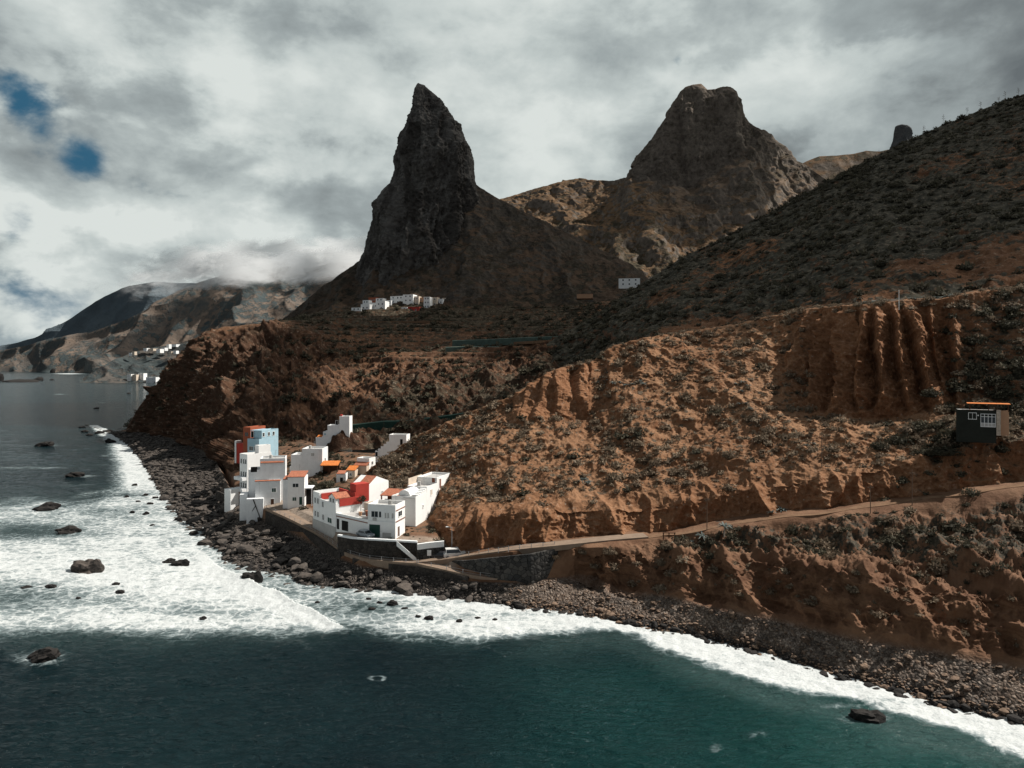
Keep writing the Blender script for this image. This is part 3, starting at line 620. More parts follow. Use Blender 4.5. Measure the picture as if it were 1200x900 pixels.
_r = build_range(94, 300, 240, [(94, 447.5, 1800), (98, 445, 1800), (103, 440, 1800), (110, 434, 1810), (118, 429, 1830), (125, 425, 1850), (135, 420, 1880), (150, 414, 1930), (165, 410, 1960), (180, 406, 1980), (200, 403, 2000), (225, 400, 2000), (300, 398, 2000)],
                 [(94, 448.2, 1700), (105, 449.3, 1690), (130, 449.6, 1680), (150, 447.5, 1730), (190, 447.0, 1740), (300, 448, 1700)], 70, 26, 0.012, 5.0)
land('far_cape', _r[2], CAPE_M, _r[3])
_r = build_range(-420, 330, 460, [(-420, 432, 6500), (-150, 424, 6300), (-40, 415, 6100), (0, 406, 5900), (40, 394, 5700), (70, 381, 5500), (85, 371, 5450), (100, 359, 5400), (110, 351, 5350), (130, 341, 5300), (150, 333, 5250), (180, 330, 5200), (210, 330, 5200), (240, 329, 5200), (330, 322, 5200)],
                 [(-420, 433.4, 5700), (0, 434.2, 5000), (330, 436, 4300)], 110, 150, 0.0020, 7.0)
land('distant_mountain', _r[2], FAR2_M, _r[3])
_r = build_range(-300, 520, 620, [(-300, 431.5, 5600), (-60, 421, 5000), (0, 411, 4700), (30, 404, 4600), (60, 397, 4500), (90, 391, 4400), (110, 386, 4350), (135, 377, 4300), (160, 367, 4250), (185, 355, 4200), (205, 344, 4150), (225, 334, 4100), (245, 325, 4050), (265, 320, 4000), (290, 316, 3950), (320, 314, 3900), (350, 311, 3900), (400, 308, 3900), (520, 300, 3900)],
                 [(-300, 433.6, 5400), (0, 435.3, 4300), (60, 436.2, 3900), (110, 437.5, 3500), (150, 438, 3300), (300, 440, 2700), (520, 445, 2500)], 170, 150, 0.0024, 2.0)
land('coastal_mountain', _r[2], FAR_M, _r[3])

# ------------------------------------------------------------------ sea
def build_sea():
    px = np.concatenate([np.linspace(-2600, -80, 60, endpoint=False), np.linspace(-80, 1290, 900, endpoint=False), np.linspace(1290, 3800, 60)])
    yy = np.concatenate([np.array([3000, 1800, 1300, 1100]), np.linspace(990, 560, 620, endpoint=False), np.linspace(560, 440, 170, endpoint=False), 427 + np.geomspace(13, 0.35, 60)])
    D = dat(yy, 0.0)
    X = (px[None] - CX) / F * D[:, None]; Y = np.repeat(D[:, None], len(px), 1); pp = np.repeat(px[None], len(yy), 0); y2 = np.repeat(yy[:, None], len(px), 1)
    q = np.stack([X.ravel(), Y.ravel(), 0 * X.ravel()], -1)
    wv = (fbm(q * [0.10, 0.19, 1], 3) * 0.75 + fbm(q * [0.35, 0.6, 1] + 3, 3) * 0.30 + fbm(q * [0.02, 0.035, 1] + 9, 2) * 0.5).reshape(X.shape)
    fade = np.clip(150 / D, 0.05, 1)[:, None]
    # long swells out to sea
    yu = np.interp(px, [-2600, -100, 0, 60, 110, 150, 185, 1300], [560, 570, 577, 576, 570, 563, 556, 556])[None]
    yl = np.interp(px, [-2600, -100, 0, 50, 120, 200, 300, 380, 430, 480, 520, 560, 600, 640, 690, 720, 745, 770, 800, 850, 900, 950, 1000, 1050, 1100, 1150, 1200, 1300, 3800],
                   [790, 778, 772, 774, 768, 770, 765, 760, 758, 766, 768, 764, 753, 745, 740, 739, 745, 755, 765, 782, 801, 811, 820, 834, 849, 866, 888, 935, 2500])[None]
    soft = np.interp(px, [0, 500, 600, 760, 1300], [42, 36, 16, 10, 12])[None]; yl = yl + np.interp(px, [600, 800, 1300], [0, 4, 7])[None]
    wob = (fbm(q * 0.06, 3) * 16 + fbm(q * 0.2 + 5, 3) * 7).reshape(X.shape)
    a = sstep(-12, 28 - 8 * sstep(150, 260, pp), y2 - yu + wob) * (1 - sstep(-soft, 8, y2 - yl + wob * 0.7))
    dens = 0.70 + 0.10 * sstep(600, 680, y2) * (1 - sstep(430, 520, pp))
    dens = dens + 0.10 * sstep(430, 520, pp) + 0.09 * sstep(600, 700, pp)
    # gaps in the left foam field
    for (gxp, gyp, rx, ry, am) in [(25, 622, 70, 10, 0.42), (10, 700, 60, 20, 0.36), (120, 700, 60, 12, 0.15), (215, 755, 260, 14, 0.30), (60, 745, 70, 12, 0.35), (230, 715, 60, 8, 0.2), (120, 600, 50, 6, .15), (420, 712, 65, 9, 0.22), (355, 690, 40, 6, 0.25), (470, 728, 40, 5, 0.10), (560, 722, 60, 5, 0.10), (1000, 822, 60, 5, .2)]:
        dens -= am * np.exp(-((pp - gxp) / rx) ** 2 - ((y2 - gyp) / ry) ** 2)
    # the breaking front
    fx = np.array([225, 262, 280, 295, 315, 340, 360, 380, 400, 420, 440, 520]); fy = np.array([640, 664, 676, 685, 695, 705, 716, 729, 741, 750, 756, 790])
    yf = np.interp(px, fx, fy)[None] + np.interp(px, np.linspace(200, 520, 40), fbm(np.linspace(0, 9, 40)[:, None] * [1, .3, .2], 3) * 11)[None]; ins = (sstep(225, 262, px) * (1 - sstep(425, 500, px)))[None]
    band = ins * sstep(-1.5, 1.5, y2 - yf) * (1 - sstep(4, 26, y2 - yf)) * (1 - sstep(405, 436, pp))
    dens = dens + band * 0.5
    dens = dens - 0.12 * ins * (1 - sstep(-4, 1, y2 - yf))
    # seaward streaks
    fo = a * dens
    xs = np.interp(y2, [495, 503, 520, 545, 578, 608, 637, 660], [100, 118, 150, 170, 185, 205, 240, 262]); wd = np.interp(y2, [498, 510, 530, 555, 580], [6, 24, 44, 62, 80])
    fr = (y2 > 498) * (y2 < 600) * np.clip(1 - (xs - pp) / wd, 0, 1) * (pp < xs + 8)
    fo = np.maximum(fo, np.clip(fr * 1.35 + wob * 0.010, 0, 0.80) * (1 - sstep(565, 606, y2)) * (fr > 0.02))
    for (gxp, gyp, rx, ry, am) in [(30, 548, 90, 3.0, 0.44), (150, 545, 60, 3, 0.42), (125, 534, 14, 2.0, 0.5), (98, 558, 22, 2.2, 0.6), (60, 522, 20, 1.6, 0.5), (190, 560, 50, 6, 0.55), (150, 549, 30, 2.5, .5), (70, 462, 12, 0.8, 0.6), (120, 472, 7, 0.7, 0.6), (80, 438.0, 26, 1.0, 0.85), (10, 439, 10, .6, .5),
                                   (45, 770, 36, 11, 0.72), (1015, 840, 40, 7, 0.60), (985, 826, 40, 5, 0.50), (935, 800, 10, 20, 0.36), (945, 815, 18, 7, 0.36), (885, 860, 20, 7, 0.45), (838, 876, 12, 8, 0.46), (890, 792, 16, 4, 0.42), (940, 845, 60, 12, .10), (1060, 850, 50, 8, .18), (420, 770, 90, 12, 0.2), (520, 790, 60, 8, .12)]:
        fo = np.maximum(fo, am * np.exp(-((pp - gxp) / rx) ** 2 - ((y2 - gyp) / ry) ** 2))
    rr = np.sqrt(((pp - 442) / 10.5) ** 2 + ((y2 - 796) / 3.6) ** 2)
    fo = np.maximum(fo, (0.42 + wob * 0.012) * np.exp(-((rr - 0.8) / 0.42) ** 2))
    # band along the shore line
    ysh = np.interp(px, [262, 300, 350, 400, 450, 500, 550, 600, 650, 700, 750, 800, 850, 900, 950, 1000, 1050, 1100, 1150, 1200, 1340], [660, 673, 686, 690, 692, 699, 706, 712, 718, 725, 735, 743, 754, 767, 783, 798, 811, 824, 838, 852, 889])[None]
    fo = np.where((pp > 262) & (y2 < ysh + 9 + wob * .3), np.maximum(fo, 0.62), fo)
    turq = sstep(430, 800, pp) * sstep(735, 800, y2) * 0.5 + sstep(780, 1100, pp) * sstep(770, 860, y2) * 0.5
    milk = np.exp(-((y2 - (yl + 10)) / 14) ** 2) * sstep(560, 700, pp) * 0.8 + 0.7 * np.exp(-((pp - 1090) / 110) ** 2 - ((y2 - 868) / 26) ** 2) + a * 0.45
    milk = milk * (1 - 0.6 * np.exp(-((pp - 720) / 90) ** 2 - ((y2 - 770) / 26) ** 2))
    Z = wv * fade * (1 - 0.55 * np.clip(fo, 0, 1)) * 0.85
    Z += np.clip(fo, 0, 1) * (fbm(q * 0.5, 4).reshape(X.shape)) * 0.35 * fade
    Z += ins * 0.9 * np.exp(-np.clip(y2 - yf, 0, 99) / 14) * (y2 > yf) * (1 - sstep(400, 438, pp)) * sstep(240, 290, pp)
    P = np.stack([X, Y, Z], -1)
    return P, dict(foam=np.clip(fo, 0, 1.2), turq=np.clip(turq, 0, 1), milk=np.clip(milk, 0, 1))

def sea_material():
    t = NT('sea_water'); p = t.pos()
    st = t.n('ShaderNodeMapping', {0: p, 2: (0, 0, R(18)), 3: (0.55, 1.25, 1.0)}).outputs[0]
    n1 = t.noise(st, 0.16, 6, 0.66, 0.7); n2 = t.noise(st, 0.75, 6, 0.68, 1.0); n3 = t.noise(p, 3.2, 3, 0.6)
    vo = t.n('ShaderNodeTexVoronoi', {'Vector': t.n('ShaderNodeVectorMath', {0: p, 1: t.n('ShaderNodeVectorMath', {0: t.noise(p, 0.5, 4, 0.6, col=True), 3: 3.2}, operation='SCALE').outputs[0]}, operation='ADD').outputs[0], 'Scale': 0.42}, feature='DISTANCE_TO_EDGE')
    lace = t.step(vo.outputs['Distance'], 0.16, 0.0)
    nn = t.math('ADD', t.math('ADD', t.math('MULTIPLY', n1, 0.40), t.math('MULTIPLY', n2, 0.42)), t.math('ADD', t.math('MULTIPLY', n3, 0.13), t.math('MULTIPLY', lace, 0.10)))
    thr = t.math('SUBTRACT', 0.92, t.math('MULTIPLY', t.attr('foam'), 0.72))
    df = t.math('SUBTRACT', nn, thr)
    fm = t.math('MULTIPLY', t.step(df, -0.10, 0.17), t.step(t.attr('foam'), 0.03, 0.2))
    thin = t.math('MULTIPLY', t.step(df, -0.24, 0.06), t.step(t.attr('foam'), 0.05, 0.4))
    deep = t.mix(t.step(t.noise(p, 0.03, 3, 0.5), 0.35, 0.65), rgb(0.0022, 0.010, 0.013), rgb(0.005, 0.017, 0.020))
    base = t.mix(t.attr('turq'), deep, rgb(0.005, 0.046, 0.042))
    base = t.mix(t.math('MULTIPLY', t.attr('milk'), 0.75), base, rgb(0.050, 0.090, 0.086))
    base = t.mix(t.math('MULTIPLY', thin, 0.42), base, rgb(0.30, 0.37, 0.38))
    ripple = t.noise(st, 0.9, 5, 0.62, 0.4); rip2 = t.noise(st, 3.6, 3, 0.6)
    h = t.math('ADD', t.math('MULTIPLY', ripple, 1.0), t.math('MULTIPLY', rip2, 0.22))
    bw = t.n('ShaderNodeBump', {'Height': h, 'Strength': 0.9, 'Distance': 1.1})
    w = t.n('ShaderNodeBsdfPrincipled', {'Base Color': base, 'Roughness': 0.12, 'IOR': 1.33, 'Specular IOR Level': 0.15, 'Normal': bw.outputs[0]})
    fc = t.mix(t.step(df, 0.0, 0.2), rgb(0.30, 0.345, 0.35), rgb(0.60, 0.62, 0.61))
    fc = t.mix(t.math('MULTIPLY', t.step(n3, 0.55, 0.35), 0.30), fc, rgb(0.25, 0.30, 0.31))
    bf = t.n('ShaderNodeBump', {'Height': t.math('ADD', n2, t.math('MULTIPLY', n3, 0.5)), 'Strength': 0.5, 'Distance': 0.5})
    f = t.n('ShaderNodeBsdfPrincipled', {'Base Color': fc, 'Roughness': 0.9, 'Specular IOR Level': 0.1, 'Normal': bf.outputs[0]})
    mx = t.n('ShaderNodeMixShader', {0: fm}); t.t.links.new(w.outputs[0], mx.inputs[1]); t.t.links.new(f.outputs[0], mx.inputs[2])
    o = t.n('ShaderNodeOutputMaterial'); t.t.links.new(mx.outputs[0], o.inputs[0]); return t.m
_P, _a = build_sea(); land('sea', _P, sea_material(), _a)

# ------------------------------------------------------------------ roads and paths: slabs laid on the ground
def ribbon(name, pts, width, mat, skirt=1.2, lift=0.3, jit=0.0):
    """pts: (px, y, z) of the outer edge; the slab lies on its inland side"""
    p3 = [at(px, y, (CAM_H - z) * F / (y - HY)) for px, y, z in pts]
    # resample
    out = []
    for a, b in zip(p3[:-1], p3[1:]):
        n = max(1, int((b - a).length / 1.5)); out += [a.lerp(b, k / n) for k in range(n)]
    out.append(p3[-1])
    for _ in range(6): out = [out[0]] + [(out[i - 1] + out[i] * 2 + out[i + 1]) / 4 for i in range(1, len(out) - 1)] + [out[-1]]
    V = []; n = len(out)
    for i, c in enumerate(out):
        d = out[min(i + 1, n - 1)] - out[max(i - 1, 0)]; d.z = 0; d.normalize(); s = Vector((-d.y, d.x, 0))
        if s.y < 0 and abs(s.y) > 0.2: s = -s
        w = width(i / (n - 1)) if callable(width) else width
        if jit: w += jit * math.sin(i * 0.9) * math.sin(i * 0.37 + 1); c = c + s * jit * (math.sin(i * 0.61 + 2) * math.sin(i * 0.23))
        for q in (c + Vector((0, 0, lift - skirt)), c + Vector((0, 0, lift)), c + s * w + Vector((0, 0, lift)), c + s * w + Vector((0, 0, lift - skirt))): V.append(tuple(q))
    fs = []
    for i in range(n - 1):
        for k in range(3): fs.append((i * 4 + k, i * 4 + 4 + k, i * 4 + 5 + k, i * 4 + 1 + k))
    m = MB(); m.add(V, fs); m.add([V[0], V[1], V[2], V[3]], [(0, 1, 2, 3)]); m.add([V[-4], V[-3], V[-2], V[-1]], [(3, 2, 1, 0)])
    m.obj(name, mat, kind='structure'); return out

PROM = [(312, 597, 7.5), (330, 605, 7.2), (355, 617, 6.5), (380, 631, 5.8), (397, 646, 5.2), (410, 652, 4.8), (425, 657, 4.6), (462, 660, 4.5), (490, 662, 4.5)]
prom_line = ribbon('promenade', PROM, lambda t: 3.0 + 0.8 * (1 - t), M['concrete'], 2.0)
low_line = ribbon('lower_path', [(488, 662, 4.46), (502, 665, 4.4), (545, 675, 3.8), (580, 680, 3.3), (605, 682.5, 3.1), (628, 682, 3.1)], 1.9, M['concrete'], 1.5)
ribbon('coast_road', [(480, 661.2, 4.42), (500, 660, 4.75)] + [(px, y, float(zat(y, D))) for px, y, D in ROAD[1:7]], 3.4, M['concrete'], 1.0)
ribbon('dirt_track', [(px, y, float(zat(y, D))) for px, y, D in ROAD[6:]], 2.0, M['dirt'], 1.0, 0.07, 0.8)
# ------------------------------------------------------------------ masonry walls and railings
def dz(y, z): return (CAM_H - z) * F / (y - HY)
def P3(px, y, z): return at(px, y, dz(y, z))

def wall_line(name, label, pts, h, thick, mat, cap=None, capmat=None, group=None, down=2.0, batter=0.0, fwd=0.0):
    """pts: list of (px, y_base, z_base, height) along the foot of a wall"""
    root = thing(name, label, 'wall', P3(*pts[0][:3]), 0, group); o = root.location
    base = [P3(a, b, c) - Vector((0, fwd, 0)) for a, b, c, _ in pts]; hs = [p[3] for p in pts]
    m = MB(); cm = MB(); V = []; n = len(base)
    for i, c in enumerate(base):
        d = base[min(i + 1, n - 1)] - base[max(i - 1, 0)]; d.z = 0; d.normalize(); s = Vector((-d.y, d.x, 0))
        if s.y < 0: s = -s
        q = c - o; up = Vector((0, 0, hs[i]))
        V += [q - Vector((0, 0, down)), q + up + s * batter, q + up + s * (thick + batter), q + s * (thick + batter) - Vector((0, 0, down))]
        if cap:
            e = s * 0.06
            cm.v += [tuple(q + up + s * batter - e), tuple(q + up + s * batter - e + Vector((0, 0, cap))), tuple(q + up + s * (thick + batter) + e + Vector((0, 0, cap))), tuple(q + up + s * (thick + batter) + e)]
    fs = []
    for i in range(n - 1):
        for k in range(4): fs.append((i * 4 + k, i * 4 + 4 + k, i * 4 + 4 + (k + 1) % 4, i * 4 + (k + 1) % 4))
    fs += [(0, 1, 2, 3), (n * 4 - 1, n * 4 - 2, n * 4 - 3, n * 4 - 4)]
    m.add(V, fs); m.obj('masonry', mat, root)
    if cap: cm.f = list(fs); cm.obj('coping', capmat, root)
    return root

wall_line('sea_wall', 'long dark stone sea wall curving under the promenade', [(311, 613, 4.0, 3.1), (330, 622, 3.8, 3.0), (355, 633, 3.4, 2.75), (380, 648, 3.4, 2.1), (398, 657, 3.4, 1.6)], 0, 0.7, M['seawall'])
wall_line('sea_wall', 'low dark stone wall below the fork of the promenade', [(413, 661, 3.4, 1.2), (440, 667, 2.9, 1.5), (470, 671, 2.8, 1.5), (495, 673, 2.8, 1.4), (520, 677, 2.9, 1.2), (548, 681, 2.95, 0.7)], 0, 0.6, M['seawall'])
wall_line('retaining_wall', 'tall dark rendered wall below the garage terrace', [(396, 640, 6.2, 2.2), (412, 648, 5.2, 3.1), (430, 652, 4.9, 3.5), (460, 655, 4.75, 3.7), (489, 655.5, 4.7, 3.5)], 0, 0.5, M['seawall'], 0.35, M['white2'], fwd=0.4)
wall_line('retaining_wall', 'rough stone wall with broad white parapet right of the stairs', [(490, 655, 4.8, 2.2), (505, 653.5, 4.9, 2.3), (521, 652.5, 5.0, 2.4)], 0, 0.5, M['stonewall'], 1.15, M['white'], fwd=1.2)
wall_line('stone_wall', 'long black lava stone wall holding up the coast road', [(527, 660, 4.55, 0.9), (545, 669, 3.9, 2.4), (580, 676, 3.5, 4.1), (622, 679.5, 3.3, 5.3), (652, 674, 3.6, 5.5), (672, 662, 4.6, 4.7)], 0, 0.6, M['stonewall'], batter=0.25, fwd=1.5)
wall_line('stone_wall', 'low dark stone wall edging the terrace in front of the hut', [(1136, 516, 29.6, 1.9), (1165, 518, 29.4, 2.1), (1200, 519, 29.2, 2.2), (1235, 520, 29.0, 2.2)], 0, 0.5, M['stonewall'])
wall_line('stone_wall', 'low stone wall across the dirt bench left of the white houses', [(253, 578, 5.2, 0.8), (266, 584, 5.1, 0.9), (279, 588, 5.1, 0.8)], 0, 0.5, M['seawall'])

def railing(label, line, n_posts):
    root = thing('railing', label, 'railing', line[0]); o = root.location
    L = [0.0]
    for a, b in zip(line[:-1], line[1:]): L.append(L[-1] + (b - a).length)
    pts = []
    for k in range(n_posts):
        s = L[-1] * k / (n_posts - 1)
        i = max(j for j in range(len(L)) if L[j] <= s + 1e-6); i = min(i, len(line) - 2)
        pts.append(line[i].lerp(line[i + 1], (s - L[i]) / max(1e-6, L[i + 1] - L[i])) - o + Vector((0, 0.25, 0)))
    for p in pts: MB().tube(p + Vector((0, 0, -0.1)), p + Vector((0, 0, 1.05)), 0.06, n=6).obj('post', M['metal'], root)
    for h in (0.55, 1.0):
        m = MB()
        for a, b in zip(pts[:-1], pts[1:]): m.tube(a + Vector((0, 0, h)), b + Vector((0, 0, h)), 0.022, n=5)
        m.obj('rail', M['metal'], root)
railing('thin grey railing along the seaward edge of the promenade', prom_line, 24)
railing('thin grey railing along the lower ramp to the beach', low_line, 8)
railing('thin grey railing on top of the black stone wall', [P3(525, 656, 5.5), P3(560, 651, 7.0), P3(600, 646, 8.9), P3(650, 641, 9.3)], 11)

# staircase down from the white parapet
def stairs():
    a = P3(467, 633.5, 8.3); b = P3(489, 655.0, 4.7)
    root = thing('staircase', 'white outdoor staircase running down the dark wall to the promenade', 'staircase', b)
    a = a - b; b = Vector((0, 0, 0)); a.y = min(a.y, 0.0) * 0.3 - 0.3; d = (b - a); n = 18
    side = Vector((0.0, -1.0, 0))
    m = MB()
    for k in range(n):
        p = a.lerp(b, (k + 0.5) / n); w = abs(d.x) / n * 0.62
        m.box(p.x - w, p.x + w, p.y - 1.25, p.y - 0.12, p.z - 0.25, p.z + 0.02)
    m.obj('step_flight', M['concrete'], root)
    for off in (0.0, -1.3):
        s = MB(); q = Vector((0, off, 0))
        s.add([a + q + Vector((0, 0.06, -0.5)), b + q + Vector((0, 0.06, -0.4)), b + q + Vector((0, 0.06, 0.55)), a + q + Vector((0, 0.06, 0.55)),
               a + q + Vector((0, -0.09, -0.5)), b + q + Vector((0, -0.09, -0.4)), b + q + Vector((0, -0.09, 0.55)), a + q + Vector((0, -0.09, 0.55))],
              [(0, 1, 2, 3), (7, 6, 5, 4), (0, 4, 5, 1), (1, 5, 6, 2), (2, 6, 7, 3), (3, 7, 4, 0)])
        s.obj('side_wall', M['white'], root)
stairs()

# ------------------------------------------------------------------ houses
class House:
    def __init__(s, label, loc, yaw, cat='house', name='house', group=None):
        s.root = thing(name, label, cat, loc, R(yaw), group)
    def wall(s, x0, x1, y0, y1, z0, z1, mat='white', par=0.45, roof='roofgrey', t=0.22, found=2.5, name='wall'):
        """walls that rise past a sunk flat roof"""
        m = MB(); zr = z1 - par
        o = [(x0, y0), (x1, y0), (x1, y1), (x0, y1)]; i = [(x0 + t, y0 + t), (x1 - t, y0 + t), (x1 - t, y1 - t), (x0 + t, y1 - t)]
        vs = [(x, y, z0 - found) for x, y in o] + [(x, y, z1) for x, y in o] + [(x, y, z1) for x, y in i] + [(x, y, zr - 0.05) for x, y in i]
        fs = []
        for k in range(4):
            j = (k + 1) % 4
            fs += [(k, j, 4 + j, 4 + k), (4 + k, 4 + j, 8 + j, 8 + k), (8 + k, 8 + j, 12 + j, 12 + k)]
        m.add(vs, fs); w = m.obj(name, M[mat], s.root)
        if roof: MB().box(x0 + t, x1 - t, y0 + t, y1 - t, zr - 0.2, zr).obj('roof', M[roof], s.root)
        return w
    def solid(s, x0, x1, y0, y1, z0, z1, mat, name): return MB().box(x0, x1, y0, y1, z0, z1).obj(name, M[mat], s.root)
    def tiles(s, x0, x1, y0, y1, z, rise=0.5, mat='tile', over=0.15, name='roof'):
        """one-pitch tiled roof falling to the front"""
        m = MB(); a, b, c, d = x0 - over, x1 + over, y0 - over, y1 + over
        m.add([(a, c, z), (b, c, z), (b, d, z + rise), (a, d, z + rise), (a, c, z + .16), (b, c, z + .16), (b, d, z + rise + .16), (a, d, z + rise + .16)],
              [(0, 3, 2, 1), (4, 5, 6, 7), (0, 1, 5, 4), (1, 2, 6, 5), (2, 3, 7, 6), (3, 0, 4, 7)])
        return m.obj(name, M[mat], s.root)
    def gable(s, x0, x1, y0, y1, z, rise, mat='tile', wallmat='white'):
        """gable end to the front"""
        xm = (x0 + x1) / 2
        MB().prism([(x0, z), (x1, z), (xm, z + rise)], y0 + 0.001, y1).obj('gable_wall', M[wallmat], s.root)
        m = MB()
        for xa, xb in ((x0 - 0.2, xm), (x1 + 0.2, xm)):
            za = z - 0.2 * rise / ((x1 - x0) / 2)
            m.prism([(xa, za + .02), (xb, z + rise + .02), (xb, z + rise + 0.18), (xa, za + 0.18)], y0 - 0.15, y1 + 0.1)
        return m.obj('roof', M[mat], s.root)
    def opening(s, face, c, z, w, h, kind='window', fill='glass', frame='white', at_=0.0, bars=True):
        """face f: front at y=at_; r: right side at x=at_; l: left side at x=at_. c runs along the face"""
        def bx(m, u0, u1, d0, d1, z0, z1):
            if face == 'f': m.box(u0, u1, at_ - d1, at_ - d0, z0, z1)
            elif face == 'r': m.box(at_ + d0, at_ + d1, u0, u1, z0, z1)
            else: m.box(at_ - d1, at_ - d0, u0, u1, z0, z1)
            return m
        fr = MB(); u0, u1 = c - w / 2, c + w / 2; b = 0.09
        bx(fr, u0 - b, u1 + b, -0.02, 0.07, z + h, z + h + b); bx(fr, u0 - b, u0, -0.02, 0.07, z, z + h); bx(fr, u1, u1 + b, -0.02, 0.07, z, z + h)
        if kind == 'window':
            bx(fr, u0 - b - .05, u1 + b + .05, -0.02, 0.12, z - b, z)
            if bars and w > 0.8: bx(fr, c - 0.03, c + 0.03, -0.02, 0.05, z, z + h)
        o = fr.obj(kind, M[frame], s.root)
        pn = MB(); bx(pn, u0, u1, -0.02, 0.025, z, z + h); pn.obj('pane' if kind == 'window' else 'door_leaf', M[fill], o)
        return o

def house_at(label, px, y, D, yaw, *a, **k): return House(label, at(px, y, D), yaw, *a, **k)

VG = 'houses of the shore village'
# H1: tall house over the sea wall
h = house_at('tall white house with two terracotta copings rising from the sea wall', 291, 593, 188, 14, group=VG)
h.wall(2.95, 9.4, 0.0, 6.0, 0, 12.5, 'white2'); h.tiles(3.1, 9.0, -0.35, 0.0, 11.3, 0.35, 'tile', 0.02, 'coping')
h.wall(0, 2.93, 0.0, 6.0, 0, 9.6, 'white2'); h.solid(0.6, 2.2, -0.02, 0.8, 9.0, 10.3, 'dark', 'painted_terrace_shade')  # near-black block stands in for shade on the terrace
h.wall(2.0, 8.3, -2.6, -0.02, 0, 6.8, 'white2', par=0.2); h.tiles(2.0, 8.3, -2.6, -2.0, 6.82, 0.12, 'tile', 0.1, 'coping')
h.solid(0.0, 4.2, -4.2, -2.65, -4.6, 2.6, 'white2', 'buttress'); h.solid(-2.0, -0.05, -1.5, 2.5, -3.5, 3.4, 'white2', 'side_store')
h.opening('f', 6.7, 3.9, 1.0, 1.0, at_=-2.6, fill='green'); h.opening('f', 6.3, 0.2, 0.8, 1.9, 'door', 'brown', at_=-2.6); h.opening('l', 1.5, 5.2, 0.9, 1.2, at_=0.0)
MB().tube((1.7, -4.26, 2.5), (3.4, -4.28, -2.5), 0.16, 0.10, 6).tube((2.3, -4.26, 0.8), (1.4, -4.27, -0.6), 0.10, 0.06, 6).obj('crack', M['dark'], h.root)
# H2
h = house_at('white three-storey house with a facade of small windows toward the sea', 281, 580, 203, -40, group=VG)
h.wall(0, 4.1, 0, 7.6, 0, 12.0, 'white'); h.wall(2.0, 4.0, 3.6, 7.4, 12.02, 14.2, 'white', found=0)
for zz in (2.4, 5.6, 9.2):
    for u in (0.9, 2.2, 3.3): h.opening('f', u, zz, 0.7, 1.3, at_=0)
for zz in (1.4, 4.6): h.solid(-0.6, 4.0, -1.5, -0.02, zz, zz + 0.9, 'white2', 'balcony')
h.solid(-1.2, 2.2, -4.0, -1.55, -4.5, 2.2, 'white', 'annexe')
# H3
h = house_at('pale blue house with an open roof terrace', 290, 546, 222, -22, group=VG)
h.wall(0, 4.6, 0, 8.8, 0, 8.6, 'blue'); h.wall(1.7, 4.6, 1.2, 8.8, 8.62, 11.2, 'blue', found=0); h.solid(0.1, 1.6, 1.2, 7.0, 11.0, 11.2, 'blue', 'canopy')
for u in (2.0, 4.4, 6.6): h.opening('r', u, 9.3, 0.8, 1.1, at_=4.6)
h.opening('f', 1.5, 5.0, 1.5, 1.2, at_=0); h.opening('f', 3.3, 5.0, 1.0, 1.2, at_=0); h.opening('f', 0.9, 8.9, 1.0, 1.9, 'door', 'dark', at_=1.2)
for k in (0.2, 1.5): h.solid(k - 0.06, k + 0.06, 1.25, 1.37, 8.2, 11.0, 'blue', 'post')
# H4
h = house_at('burnt orange house behind the pale blue one', 285, 540, 234, -20, group=VG)
h.wall(0, 2.9, 0, 7.5, 0, 11.2, 'orange'); h.opening('f', 1.4, 8.2, 1.2, 1.3, at_=0, frame='orange'); h.opening('r', 2.0, 8.2, 1.1, 1.3, at_=2.9, frame='orange'); h.opening('r', 5.2, 8.2, 1.1, 1.3, at_=2.9, frame='orange')
h.solid(-3.2, -0.05, 0.5, 3.5, -1, 5.6, 'red', 'annexe'); h.solid(-3.9, -3.25, 0.4, 3.0, -1, 6.4, 'white', 'chimney')
# H5
h = house_at('tall plain grey-white house with stepped top, no windows toward the sea', 341, 566, 214, 0, group=VG)
h.wall(0, 3.3, 0, 6, 0, 8.6, 'white2', found=4); h.wall(3.32, 9.5, 0, 6.5, 0, 10.4, 'white2', found=4)
h.opening('f', 6.6, 8.2, 0.9, 0.9, at_=0, fill='roofgrey'); h.opening('r', 3.2, 6.0, 1.0, 1.2, at_=9.5)
MB().box(-0.5, -0.02, 0.3, 4, 1.0, 5.0).obj('rough_edge', M['white2'], h.root)
# H6
h = house_at('stepped white house climbing the slope at the top of the village', 370, 527, 243, 0, group=VG)
h.wall(0, 2.5, 0, 4.5, 0, 4.2, 'white2', found=3); h.wall(2.52, 4.0, 0, 4.5, 0, 6.2, 'white2', found=3); h.wall(4.02, 8.1, 0, 4.5, 1.5, 8.4, 'white2', found=6); h.wall(8.12, 11.6, 0, 4.5, 3, 11.5, 'white', found=8)
h.tiles(0.3, 2.0, 0.2, 2.2, 4.25, 0.5, 'tile_bright', 0.0); h.opening('f', 7.2, 8.6, 0.8, 1.4, 'door', 'dark', at_=0.3); h.solid(8.2, 8.9, 0.5, 1.6, 11.5, 12.1, 'red', 'chimney')
h.opening('f', 3.2, 5.0, 0.7, 0.7, at_=0, fill='blue')
